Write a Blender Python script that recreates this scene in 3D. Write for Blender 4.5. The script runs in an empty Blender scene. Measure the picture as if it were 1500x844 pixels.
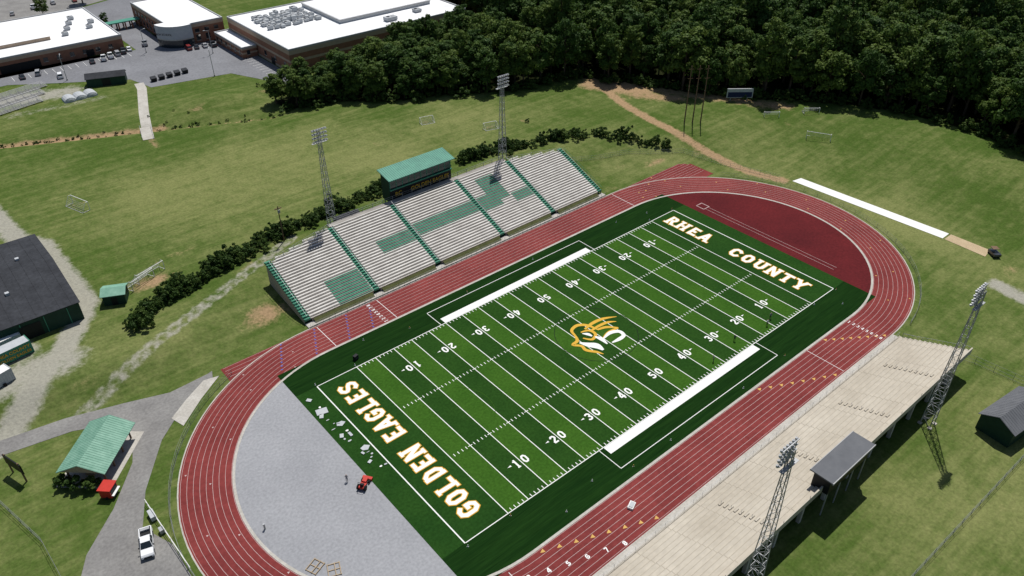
import bpy, bmesh, math, random
import numpy as np
from mathutils import Vector
random.seed(7); rng=np.random.default_rng(7)
sc=bpy.context.scene; COL=sc.collection
# ------------------------------------------------------------------ materials
def mat(name,c1,c2=None,scale=1.0,rough=.8,fine=None,fineamt=.25,bump=0,metal=0,spec=.2,stretch=None):
    m=bpy.data.materials.new(name); m.use_nodes=True; nt=m.node_tree; N=nt.nodes; L=nt.links
    b=N["Principled BSDF"]; b.inputs["Roughness"].default_value=rough; b.inputs["Metallic"].default_value=metal
    b.inputs["Specular IOR Level"].default_value=spec
    if c2 is None: c2=tuple(x*.8 for x in c1)
    tc=N.new("ShaderNodeTexCoord"); mp=N.new("ShaderNodeMapping"); L.new(tc.outputs["Object"],mp.inputs[0])
    if stretch: mp.inputs["Scale"].default_value=stretch
    n=N.new("ShaderNodeTexNoise"); n.inputs["Scale"].default_value=scale; n.inputs["Detail"].default_value=6; n.inputs["Roughness"].default_value=.6
    L.new(mp.outputs[0],n.inputs["Vector"])
    r=N.new("ShaderNodeValToRGB"); r.color_ramp.elements[0].position=.32; r.color_ramp.elements[1].position=.68
    r.color_ramp.elements[0].color=(*c2,1); r.color_ramp.elements[1].color=(*c1,1); L.new(n.outputs[0],r.inputs[0]); out=r.outputs[0]
    if fine:
        n2=N.new("ShaderNodeTexNoise"); n2.inputs["Scale"].default_value=fine; n2.inputs["Detail"].default_value=3; L.new(mp.outputs[0],n2.inputs["Vector"])
        mr=N.new("ShaderNodeMapRange"); mr.inputs[1].default_value=.3; mr.inputs[2].default_value=.7; mr.inputs[3].default_value=1-fineamt; mr.inputs[4].default_value=1+fineamt
        L.new(n2.outputs[0],mr.inputs[0]); v=N.new("ShaderNodeVectorMath"); v.operation='SCALE'; L.new(out,v.inputs[0]); L.new(mr.outputs[0],v.inputs["Scale"]); out=v.outputs[0]
        if bump:
            bp=N.new("ShaderNodeBump"); bp.inputs["Strength"].default_value=bump; bp.inputs["Distance"].default_value=.1; L.new(n2.outputs[0],bp.inputs["Height"]); L.new(bp.outputs[0],b.inputs["Normal"])
    L.new(out,b.inputs["Base Color"]); return m
M={}
M['turfA']=mat('turf_light',(.040,.102,.013),(.029,.082,.010),.10,1,2.0,.18,spec=.03)
M['turfB']=mat('turf_dark',(.021,.061,.010),(.014,.046,.008),.10,1,2.0,.18,spec=.03)
M['turfE']=mat('turf_endzone',(.019,.058,.010),(.012,.043,.008),.10,1,2.0,.18,spec=.03)
M['turfO']=mat('turf_border',(.010,.034,.006),(.005,.021,.004),.9,1,5,.25,spec=.03,stretch=(.06,1.6,1))
M['white']=mat('white_paint',(.76,.76,.74),(.68,.68,.66),2,.7)
M['gold']=mat('gold_paint',(.62,.37,.045),(.54,.31,.04),2,.7,spec=.1)
M['brownp']=mat('dark_gold_outline',(.10,.065,.01),(.08,.05,.01),2,.8,spec=.1)
M['blackp']=mat('black_inlay',(.012,.02,.010),None,2,.8,spec=.1)
M['track']=mat('track_rubber',(.205,.041,.038),(.145,.027,.026),.09,.9,1.2,.14,spec=.12)
M['trackD']=mat('dark_red_rubber',(.112,.013,.015),(.072,.009,.011),.07,.9,1.5,.16,spec=.1)
M['lane']=mat('lane_paint',(.52,.42,.40),(.38,.27,.26),.7,.8)
M['grayD']=mat('grey_gravel',(.30,.305,.32),(.24,.245,.26),.05,.95,2.0,.12)
M['conc']=mat('concrete',(.46,.44,.40),(.36,.34,.30),.3,.9,2.5,.12)
M['concB']=mat('beige_concrete',(.475,.435,.365),(.395,.355,.29),.16,.9,1.4,.07,stretch=(.6,1.0,1))
M['concBd']=mat('stained_concrete',(.35,.31,.25),(.28,.25,.20),.3,.9,2.5,.12)
M['dryg']=mat('dry_grass',(.10,.105,.04),(.06,.07,.025),.8,.95,4,.2)
M['asph']=mat('asphalt',(.20,.205,.22),(.155,.158,.17),.06,.95,1.5,.12)
M['asph2']=mat('worn_asphalt',(.23,.225,.215),(.17,.165,.16),.2,.95,2,.15)
M['alu']=mat('aluminium_bench',(.64,.62,.585),(.47,.45,.42),.35,.6)
M['tread']=mat('bleacher_tread',(.33,.31,.285),(.22,.205,.185),.4,.8)
M['greenp']=mat('green_seat_paint',(.065,.25,.16),(.045,.19,.125),.8,.6)
M['greenroof']=mat('green_metal_roof',(.08,.28,.20),(.055,.21,.155),.4,.5)
M['mint']=mat('weathered_green_roof',(.21,.38,.29),(.13,.28,.205),.7,.6)
M['dkgreen']=mat('dark_green_siding',(.014,.045,.030),(.010,.034,.022),1,.6)
M['dkroof']=mat('dark_roof',(.040,.043,.050),(.025,.027,.032),.25,.85,1.5,.2)
M['slate']=mat('grey_box_roof',(.13,.135,.145),(.10,.105,.115),.5,.8)
M['black']=mat('black_panel',(.012,.013,.015),None,1,.5)
M['glass']=mat('dark_glass',(.02,.028,.035),None,1,.15,spec=.6)
M['brick']=mat('brick',(.27,.13,.085),(.20,.10,.065),.6,.9,5,.15)
M['brickL']=mat('tan_brick',(.42,.32,.24),(.35,.27,.20),.6,.9,5,.12)
M['roofW']=mat('white_roof_membrane',(.82,.82,.82),(.68,.69,.70),.05,.7,.6,.07)
M['roofG']=mat('grey_flashing',(.38,.38,.38),(.3,.3,.3),.3,.6)
M['steel']=mat('galvanised_steel',(.36,.37,.38),(.28,.29,.30),1,.5,metal=.3)
M['lamp']=mat('floodlight_lens',(.75,.77,.80),(.6,.62,.66),3,.25,spec=.6)
M['wood']=mat('weathered_wood',(.19,.125,.08),(.13,.085,.055),2,.9)
M['woodp']=mat('pale_lumber',(.42,.33,.22),(.34,.26,.17),2,.9)
M['bark']=mat('bark',(.10,.075,.05),(.06,.045,.03),2,.95)
M['red']=mat('red_paint',(.50,.035,.025),(.40,.03,.02),1,.5)
M['tyre']=mat('tyre',(.015,.015,.015),None,1,.8)
M['tan']=mat('tan_sand',(.46,.36,.23),(.38,.29,.18),.5,.95,4,.12)
M['net']=mat('goal_net',(.45,.46,.46),None,1,.7)
M['blue']=mat('blue_mark',(.06,.12,.42),None,1,.6)
M['yel']=mat('yellow_mark',(.60,.36,.10),None,1,.7)
M['cream']=mat('cream_panel',(.45,.47,.48),(.38,.4,.42),1,.6)
M['fence']=mat('fence_metal',(.22,.24,.23),None,1,.6)
M['skin']=mat('skin',(.42,.25,.17),None,5,.6)
M['navy']=mat('navy_cloth',(.02,.03,.08),None,5,.9)
M['shirt']=mat('grey_shirt',(.25,.25,.27),None,5,.9)
M['silver']=mat('silver_car_paint',(.35,.36,.38),None,1,.3,spec=.6)
M['dkcar']=mat('dark_car_paint',(.03,.035,.045),None,1,.3,spec=.6)
M['redcar']=mat('maroon_car_paint',(.22,.02,.02),None,1,.3,spec=.6)
M['whitecar']=mat('white_car_paint',(.72,.73,.74),(.68,.69,.7),1,.3,spec=.6)

# ------------------------------------------------------------------ mesh builder
class MB:
    def __init__(s): s.v=[]; s.f=[]; s.m=[]; s.mats=[]
    def mi(s,k):
        if k not in s.mats: s.mats.append(k)
        return s.mats.index(k)
    def face(s,pts,k):
        n=len(s.v); s.v+= [tuple(p) for p in pts]; s.f.append(tuple(range(n,n+len(pts)))); s.m.append(s.mi(k))
    def box(s,x0,x1,y0,y1,z0,z1,k,top=None,org=None,rot=0):
        P=[(x0,y0,z0),(x1,y0,z0),(x1,y1,z0),(x0,y1,z0),(x0,y0,z1),(x1,y0,z1),(x1,y1,z1),(x0,y1,z1)]
        if org is not None:
            c,sn=math.cos(rot),math.sin(rot); P=[(org[0]+c*a-sn*b,org[1]+sn*a+c*b,z+(org[2] if len(org)>2 else 0)) for a,b,z in P]
        n=len(s.v); s.v+=P
        for i,q in enumerate([(0,3,2,1),(0,1,5,4),(1,2,6,5),(2,3,7,6),(3,0,4,7),(4,5,6,7)]):
            s.f.append(tuple(n+a for a in q)); s.m.append(s.mi(top if (top and i==5) else k))
    def rod(s,a,b,r0,r1,k,n=6):
        a=Vector(a); b=Vector(b); d=(b-a).normalized(); u=d.orthogonal().normalized(); w=d.cross(u)
        st=len(s.v)
        for P,r in((a,r0),(b,r1)):
            for i in range(n):
                t=2*math.pi*i/n; s.v.append(tuple(P+(u*math.cos(t)+w*math.sin(t))*r))
        for i in range(n):
            j=(i+1)%n; s.f.append((st+i,st+j,st+n+j,st+n+i)); s.m.append(s.mi(k))
        s.f.append(tuple(st+n+i for i in range(n))); s.m.append(s.mi(k)); s.f.append(tuple(st+n-1-i for i in range(n))); s.m.append(s.mi(k))
    def gable(s,org,lx,ly,z0,ze,zr,rot,kw,kr,over=.4):
        c,sn=math.cos(rot),math.sin(rot)
        T=lambda a,b,z:(org[0]+c*a-sn*b,org[1]+sn*a+c*b,z)
        hx,hy=lx/2,ly/2
        s.box(-hx,hx,-hy,hy,z0,ze,kw,org=org[:2],rot=rot)
        for sg in(-1,1):
            s.face([T(sg*hx,-hy,ze+.002),T(sg*hx,hy,ze+.002),T(sg*hx,0,zr)],kw)
        o=over; dz=(zr-ze)*o/hy
        for sg in(-1,1):
            a=[T(-hx-o,sg*(hy+o),ze-dz+.05),T(hx+o,sg*(hy+o),ze-dz+.05),T(hx+o,0,zr+.05),T(-hx-o,0,zr+.05)]
            b=[(p[0],p[1],p[2]+.12) for p in a]
            s.face(b if sg<0 else b[::-1],kr); s.face(a[::-1] if sg<0 else a,kr)
            for i in range(4):
                j=(i+1)%4
                if i==2: continue
                s.face([a[i],a[j],b[j],b[i]],kr)
    def obj(s,name,parent=None,smooth=False,link=True):
        me=bpy.data.meshes.new(name); me.from_pydata(s.v,[],s.f)
        for k in s.mats: me.materials.append(M[k])
        me.polygons.foreach_set("material_index",s.m)
        if smooth: me.polygons.foreach_set("use_smooth",[True]*len(s.f))
        me.update(); o=bpy.data.objects.new(name,me)
        if link: COL.objects.link(o)
        if parent: o.parent=parent
        return o
def empty(name):
    e=bpy.data.objects.new(name,None); COL.objects.link(e); return e
# ------------------------------------------------------------------ terrain
XB=[-400,-110,-97,-85,-74,-61,-48,-33,45,60,75,90,100,400]
YB=[50,50,47,45,44,44,46,46,46,46,44,30,20,20]
YC=[60,60,58,55,57,63,66,66,66,72,66,60,60,60]
def sm(t): t=np.clip(t,0,1); return t*t*(3-2*t)
def hz(x,y):
    x=np.asarray(x,float); y=np.asarray(y,float)
    a=np.interp(x,XB,YB); b=np.interp(x,XB,YC)
    h=3*np.maximum(sm((y-a)/(b-a)),sm((x-105)/40))
    h=h+2.2*np.exp(-(((x+12)/14)**2+((y-172)/9)**2))
    d=np.abs((y-(183+(x+77)*-.45))); h=h-1.0*np.exp(-(d/2.5)**2)*sm((-x)/10+.5)*sm((x+110)/20)
    return h
def hzf(x,y): return float(hz(x,y))
def pdist(X,Y,pl):
    D=np.full(X.shape,1e9)
    for (ax,ay),(bx,by) in zip(pl[:-1],pl[1:]):
        dx,dy=bx-ax,by-ay; t=np.clip(((X-ax)*dx+(Y-ay)*dy)/(dx*dx+dy*dy),0,1)
        D=np.minimum(D,np.hypot(X-ax-t*dx,Y-ay-t*dy))
    return D
def inside(X,Y,pg):
    r=np.zeros(X.shape,bool); n=len(pg)
    for i in range(n):
        x0,y0=pg[i]; x1,y1=pg[(i+1)%n]
        if y0==y1: continue
        c=((y0>Y)!=(y1>Y))&(X<(x1-x0)*(Y-y0)/(y1-y0)+x0); r^=c
    return r
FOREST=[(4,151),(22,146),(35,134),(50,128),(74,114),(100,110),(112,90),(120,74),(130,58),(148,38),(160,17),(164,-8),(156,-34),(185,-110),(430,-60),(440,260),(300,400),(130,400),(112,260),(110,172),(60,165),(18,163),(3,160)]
xs=np.concatenate([[-2500,-1200,-600,-350,-220],np.arange(-135,185,1.5),[200,240,300,400,650,1200,2500]])
ys=np.concatenate([[-2500,-1200,-600,-300,-180],np.arange(-112,262,1.5),[270,285,300,330,380,450,600,1200,2500]])
X,Y=np.meshgrid(xs,ys); Z=hz(X,Y); nx,ny=len(xs),len(ys)
g=lambda cx,cy,sx,sy:np.exp(-(((X-cx)/sx)**2+((Y-cy)/sy)**2))
dirt=np.zeros(X.shape)
def line(pl,w,a=1.0): 
    global dirt; dirt=np.maximum(dirt,a*np.clip(1.25-pdist(X,Y,pl)/w,0,1))
line([(103,104),(94,79),(91,63),(90,42),(90,25),(93,15)],2.6,.95)
line([(108,92),(118,72),(128,56),(136,44)],6,.65); line([(100,100),(108,86)],8,.9); line([(104,84),(112,72)],6,.7)
line([(-90,189),(-77,183),(-57,174),(-34,164)],3.0,.8); line([(-36,163),(-2,149)],1.5,.55)
line([(-40,157),(-40,150)],1.6,.6)
for cx,cy,sx,sy,a in [(-68,78,7,3,.8),(-70,128,3,2,.5),(47,95,2,1,.6),(59,92,1.5,2,.7),(34,112,3,1.5,.5),(88,42,3,3,.5),(-52,52,7,4,.75),(-20,168,5,3,.55),(5,170,6,3,.6),(20,100,9,1.5,.35),(12,108,2,3,.4),(126,36,2,2,.5),(-60,86,12,2,.4),(95,-48,8,3,.45),(-8,72,10,3,.4),(52,44,4,5,.4),(73,47,6,2,.7),(60,-80,10,4,.4),(20,-88,14,3,.35),(-2,-82,6,3,.3),(18,-78,5,2,.35),(-45,70,14,1.5,.45),(-90,52,6,3,.4),(64,52,9,2,.35)]:
    dirt=np.maximum(dirt,a*g(cx,cy,sx,sy))
grav=np.zeros(X.shape)
def gline(pl,w,a=1.0):
    global grav; grav=np.maximum(grav,a*np.clip(1.3-pdist(X,Y,pl)/w,0,1))
gline([(-92,160),(-89,140),(-87,119),(-83,112),(-82,79),(-90,66),(-101,54),(-108,47)],3.6,1)
gline([(-92,62),(-106,62)],7,.85); gline([(-97,70),(-110,72)],4,.9)
for off in(-1.0,1.0): gline([(-33,75+off),(-48,68+off),(-61,62+off),(-74,56+off),(-86,50+off),(-97,45+off)],1.0,.72)
gline([(86,-49),(84,-60)],3.5,.9); gline([(-70,205),(-40,203)],4,.5); gline([(-72,222),(-48,216)],8,.8)
dry=.34+.40*g(-30,118,42,20)+.34*g(15,100,36,15)+.15*g(90,30,40,40)+.32*g(30,-80,60,18)+.15*g(-40,55,20,8)-.15*g(125,20,25,40)+.35*g(96,-20,9,40)
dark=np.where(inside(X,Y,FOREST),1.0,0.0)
vs=np.stack([X.ravel(),Y.ravel(),Z.ravel()],1)
idx=np.arange(nx*ny).reshape(ny,nx); F=np.stack([idx[:-1,:-1],idx[:-1,1:],idx[1:,1:],idx[1:,:-1]],-1).reshape(-1,4)
me=bpy.data.meshes.new("ground"); me.from_pydata(vs.tolist(),[],F.tolist()); 
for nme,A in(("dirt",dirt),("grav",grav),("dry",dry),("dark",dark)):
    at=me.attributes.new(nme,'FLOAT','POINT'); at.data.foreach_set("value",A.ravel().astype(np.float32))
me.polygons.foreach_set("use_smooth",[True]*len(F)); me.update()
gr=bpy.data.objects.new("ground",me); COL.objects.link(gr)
m=bpy.data.materials.new("grass_ground"); m.use_nodes=True; nt=m.node_tree; N=nt.nodes; L=nt.links; b=N["Principled BSDF"]; b.inputs["Roughness"].default_value=1; b.inputs["Specular IOR Level"].default_value=.03
tc=N.new("ShaderNodeTexCoord")
def noise(scale,det=5,st=None,rot=0):
    n=N.new("ShaderNodeTexNoise"); n.inputs["Scale"].default_value=scale; n.inputs["Detail"].default_value=det; n.inputs["Roughness"].default_value=.62
    if st:
        mp=N.new("ShaderNodeMapping"); mp.inputs["Scale"].default_value=st; mp.inputs["Rotation"].default_value=(0,0,rot); L.new(tc.outputs["Object"],mp.inputs[0]); L.new(mp.outputs[0],n.inputs["Vector"])
    else: L.new(tc.outputs["Object"],n.inputs["Vector"])
    return n.outputs[0]
def attr(k): a=N.new("ShaderNodeAttribute"); a.attribute_name=k; return a.outputs["Fac"]
def mth(op,a,b_):
    n=N.new("ShaderNodeMath"); n.operation=op
    for i,v in enumerate((a,b_)):
        if isinstance(v,(int,float)): n.inputs[i].default_value=v
        else: L.new(v,n.inputs[i])
    return n.outputs[0]
def mrange(v,a,b_,c=0,d=1):
    n=N.new("ShaderNodeMapRange"); n.interpolation_type='SMOOTHSTEP' if c==0 and d==1 else 'LINEAR'
    for i,w in enumerate((a,b_,c,d)): n.inputs[i+1].default_value=w
    L.new(v,n.inputs[0]); return n.outputs[0]
def mix(fc,a,b_):
    n=N.new("ShaderNodeMix"); n.data_type='RGBA'; L.new(fc,n.inputs[0])
    for i,v in((6,a),(7,b_)):
        if isinstance(v,tuple): n.inputs[i].default_value=(*v,1)
        else: L.new(v,n.inputs[i])
    return n.outputs[2]
n1=noise(.03,8); n2=noise(.35,6); n3=noise(1.6,5); n4=noise(.5,3,(.06,1.2,1),.35)
dr=mth('ADD',attr("dry"),mth('MULTIPLY',mth('SUBTRACT',n1,.5),1.7)); dr=mth('ADD',dr,mth('MULTIPLY',mth('SUBTRACT',n2,.5),1.0)); dr=mth('ADD',dr,mth('MULTIPLY',mth('SUBTRACT',n4,.5),.8))
c=mix(mrange(dr,0,1),(.056,.094,.018),(.172,.186,.068))
dm=mth('ADD',attr("dirt"),mth('MULTIPLY',mth('SUBTRACT',n2,.5),.9)); dm=mth('ADD',dm,mth('MULTIPLY',mth('SUBTRACT',n3,.5),.5))
c=mix(mth('MULTIPLY',mrange(dm,.3,.8),.85),c,mix(n2,(.40,.25,.15),(.29,.20,.12)))
gm=mth('ADD',attr("grav"),mth('MULTIPLY',mth('SUBTRACT',n2,.5),.9)); gm=mth('ADD',gm,mth('MULTIPLY',mth('SUBTRACT',n3,.5),.5))
c=mix(mth('MULTIPLY',mrange(gm,.35,.85),.85),c,mix(n3,(.38,.36,.32),(.27,.26,.22)))
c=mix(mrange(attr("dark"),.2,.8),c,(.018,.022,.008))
v=N.new("ShaderNodeVectorMath"); v.operation='SCALE'; L.new(c,v.inputs[0]); L.new(mrange(n3,.3,.7,.78,1.22),v.inputs["Scale"]); L.new(v.outputs[0],b.inputs["Base Color"])
bp=N.new("ShaderNodeBump"); bp.inputs["Strength"].default_value=.4; bp.inputs["Distance"].default_value=.35; L.new(n3,bp.inputs["Height"]); L.new(bp.outputs[0],b.inputs["Normal"])
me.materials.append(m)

def drape(name,poly,k,off,step=3.0,parent=None):
    bm=bmesh.new(); vv=[bm.verts.new((x,y,0)) for x,y in poly]; bm.faces.new(vv); bmesh.ops.triangulate(bm,faces=bm.faces[:])
    xa=[p[0] for p in poly]; ya=[p[1] for p in poly]
    if step:
        for a in np.arange(min(xa)+step,max(xa),step): bmesh.ops.bisect_plane(bm,geom=bm.verts[:]+bm.edges[:]+bm.faces[:],plane_co=(a,0,0),plane_no=(1,0,0))
        for a in np.arange(min(ya)+step,max(ya),step): bmesh.ops.bisect_plane(bm,geom=bm.verts[:]+bm.edges[:]+bm.faces[:],plane_co=(0,a,0),plane_no=(0,1,0))
    for q in bm.verts: q.co.z=hzf(q.co.x,q.co.y)+off
    bmesh.ops.recalc_face_normals(bm,faces=bm.faces[:])
    for fc in bm.faces:
        if fc.normal.z<0: fc.normal_flip()
    me=bpy.data.meshes.new(name); bm.to_mesh(me); bm.free(); me.materials.append(M[k]); o=bpy.data.objects.new(name,me); COL.objects.link(o)
    if parent:o.parent=parent
    return o
def offs(pl,w,closed=False):
    n=len(pl); L_=[];R_=[]
    for i in range(n):
        if closed: a=pl[(i-1)%n]; b_=pl[(i+1)%n]; 
        else: a=pl[max(i-1,0)]; b_=pl[min(i+1,n-1)]
        p=pl[i]
        d1=Vector((p[0]-a[0],p[1]-a[1])); d2=Vector((b_[0]-p[0],b_[1]-p[1]))
        if d1.length<1e-9:d1=d2
        if d2.length<1e-9:d2=d1
        d1.normalize(); d2.normalize(); n1_=Vector((-d1.y,d1.x)); n2_=Vector((-d2.y,d2.x)); mm=n1_+n2_
        if mm.length<1e-6: mm=n1_
        mm.normalize(); s_=1/max(.4,mm.dot(n1_)); wi=w[i] if isinstance(w,(list,tuple)) else w; mm*=s_*wi/2
        L_.append((p[0]+mm.x,p[1]+mm.y)); R_.append((p[0]-mm.x,p[1]-mm.y))
    return L_,R_
def stroke(mb,pl,w,z,k,closed=False,T=None):
    L_,R_=offs(pl,w,closed); n=len(pl)
    T=T or (lambda p:p)
    for i in range(n if closed else n-1):
        j=(i+1)%n; mb.face([(*T(R_[i]),z),(*T(R_[j]),z),(*T(L_[j]),z),(*T(L_[i]),z)],k)
def ribbon(name,pl,w,k,off=.05):
    P=[]
    for a,b_ in zip(pl[:-1],pl[1:]):
        n=max(1,int(math.dist(a,b_)/1.2)); P+=[(a[0]+(b_[0]-a[0])*i/n,a[1]+(b_[1]-a[1])*i/n) for i in range(n)]
    P.append(pl[-1]); L_,R_=offs(P,w); mb=MB()
    for i in range(len(P)-1):
        for s0,s1 in((0,.5),(.5,1)):
            q=[]
            for (A,B),s_ in(((L_[i],R_[i]),s1),((L_[i+1],R_[i+1]),s1),((L_[i+1],R_[i+1]),s0),((L_[i],R_[i]),s0)):
                x=B[0]+(A[0]-B[0])*s_; y=B[1]+(A[1]-B[1])*s_; q.append((x,y,hzf(x,y)+off))
            mb.face(q[::-1],k)
    return mb.obj(name)
# ------------------------------------------------------------------ track
CL,CR=-47.5,49.0
def stad(r,n=48):
    p=[(CL+(CR-CL)*i/12,-r) for i in range(12)]
    p+=[(CR+r*math.sin(t),-r*math.cos(t)) for t in np.linspace(0,math.pi,n)]
    p+=[(CR+(CL-CR)*i/12,r) for i in range(1,12)]
    p+=[(CL-r*math.sin(t),r*math.cos(t)) for t in np.linspace(0,math.pi,n)[:-1]]+[(CL,-r)]
    return p[:-1]
def ring(mb,r0,r1,z,k,n=48):
    A,B=stad(r0,n),stad(r1,n)
    for i in range(len(A)):
        j=(i+1)%len(A); mb.face([(*A[i],z),(*B[i],z),(*B[j],z),(*A[j],z)],k)
trk=empty("running_track")
mb=MB(); ring(mb,33,41.95,.03,'track'); ring(mb,41.95,42.2,.03,'conc')
mb.face([(CL-20,33.2,.022),(CL,33.2,.022),(CL,41.9,.022),(CL-20,41.9,.022)],'track')
mb.face([(CR,31.0,.022),(81,31.0,.022),(81,41.9,.022),(CR,41.9,.022)],'track'); mb.obj("surface",trk)
mb=MB()
for k in range(9): ring(mb,33.08+1.07*k,33.08+1.07*k+.062,.036,'lane')
ring(mb,32.5,33.0,.06,'conc')
for k in range(9):
    y=33.12+1.07*k
    if k: mb.box(CR+.5,80.5,y,y+.06,.02,.028,'lane')
    mb.box(CL-19.5,CL,y,y+.06,.02,.028,'lane')
for x in(-45.5,-30,48.5): 
    mb.box(x,x+.12,33.1,41.6,.03,.041,'white')
for x in (-53,30): mb.box(x,x+.1,-41.6,-33.1,.03,.041,'white')
def tri(mb,x,y,s_,z,k,dx=1): mb.face([(x,y-s_*.5,z),(x+dx*s_,y,z),(x,y+s_*.5,z)] if dx>0 else [(x,y+s_*.5,z),(x+dx*s_,y,z),(x,y-s_*.5,z)],k)
for i in range(8):
    y=33.65+1.07*i
    for x0,dx in((-46,2.7),(12,2.2),(36,1.6)): tri(mb,x0+i*dx,-y,.8,.043,'yel',-1 if x0<0 else 1)
    for x0 in(-58,-50,-42,-36): tri(mb,x0+i*.5,y,.5,.043,'blue')
    if i%2: tri(mb,52+i*1.8,y,.55,.043,'yel')
for a in np.linspace(.25,2.9,9):
    for i in range(8):
        r=33.6+1.07*i; 
        if (i+int(a*7))%4==0:
            x,y=CR+r*math.sin(a+i*.02),-r*math.cos(a+i*.02); tri(mb,x,y,.45,.043,'yel')
            x=CL-r*math.sin(a+i*.02); tri(mb,x,y,.4,.043,'lane')
mb.obj("lane_lines",trk)
def dz(cx,sg,k,xe):
    r=32.5; pts=[]; h=math.sqrt(r*r-(abs(xe-cx))**2); a0=math.atan2(h,abs(xe-cx))
    for t in np.linspace(-a0,a0,50): pts.append((cx+sg*r*math.cos(t),r*math.sin(t)))
    if sg<0: pts=pts[::-1]
    mb=MB(); mb.face([(x,y,.026) for x,y in pts],k); return mb
dz(CL,-1,'grayD',-59.4).obj("gravel_area")
mb=dz(CR,1,'trackD',59.4)
for x in(62.2,63.5): mb.box(x-.04,x+.04,-20,19,.03,.036,'lane')
mb.box(61.7,63.9,19.2,19.4,.03,.036,'lane'); mb.box(61.7,63.9,21.8,22,.03,.036,'lane'); mb.box(61.6,61.8,19.2,22,.03,.036,'lane'); mb.box(63.9,64.1,19.2,22,.03,.036,'lane'); mb.obj("dark_red_apron")
# ------------------------------------------------------------------ football field
fld=empty("football_field")
HW=24.384; YD=.9144; mb=MB()
xb=[-59.5,-54.86]+[-45.72+4.572*i for i in range(21)]+[54.86,59.5]
yb=[-32.5,-HW,HW,32.5]
for i in range(len(xb)-1):
    xm=(xb[i]+xb[i+1])/2
    for j in range(3):
        if abs(xm)>54.86 and j==1: k='turfE'
        elif j!=1: k='turfO'
        elif abs(xm)>45.72: k='turfE'
        else: k='turfA' if i%2==0 else 'turfB'
        mb.face([(xb[i],yb[j],.045),(xb[i+1],yb[j],.045),(xb[i+1],yb[j+1],.045),(xb[i],yb[j+1],.045)],k)
mb.obj("turf",fld)
mb=MB(); z=.055; W='white'; lw=.16
def rect(x0,x1,y0,y1,z_=z,k=W): mb.face([(x0,y0,z_),(x1,y0,z_),(x1,y1,z_),(x0,y1,z_)],k)
for s_ in(-1,1):
    x=s_*54.86; rect(x-.11,x+.11,-HW,HW)
    rect(-54.73,54.73,s_*HW-.08,s_*HW+.08,z)
for i in range(21):
    x=-45.72+4.572*i; rect(x-lw/2,x+lw/2,-HW+.1,HW-.1,z+.004)
for i in range(1,100):
    if i%5==0:
        x=-45.72+YD*i
        for yy in(-8.13,8.13): rect(x-.45,x-.1,yy-.07,yy+.07,z+.002); rect(x+.1,x+.45,yy-.07,yy+.07,z+.002)
        continue
    x=-45.72+YD*i
    for yy in(-8.13,8.13): rect(x-.07,x+.07,yy-.32,yy+.32,z+.002)
    for s_ in(-1,1): y=s_*(HW-.45); rect(x-.07,x+.07,y-.3,y+.3,z+.002)
for s_ in(-1,1):
    a,b_=sorted((s_*(HW+.12),s_*(HW+1.95))); rect(-22.86,22.86,a,b_)
    y=s_*29.9; rect(-24,24,y-.07,y+.07)
    for x in(-24,24): a,b_=sorted((s_*(HW+.12),s_*29.83)); rect(x-.07,x+.07,a,b_)
def arc(cx,cy,r,a0,a1,w,k,z_,n=64,closed=False):
    stroke(mb,[(cx+r*math.cos(t),cy+r*math.sin(t)) for t in np.linspace(a0,a1,n,endpoint=not closed)],w,z_,k,closed)
arc(0,0,9.15,0,2*math.pi,.12,'blackp',z+.006,72,True)
for s_ in(-1,1): 
    a=0 if s_<0 else math.pi
    arc(s_*38.2,0,7.5,a-1.0,a+1.0,.09,'turfA',z+.008)
mb.obj("markings",fld)
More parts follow.
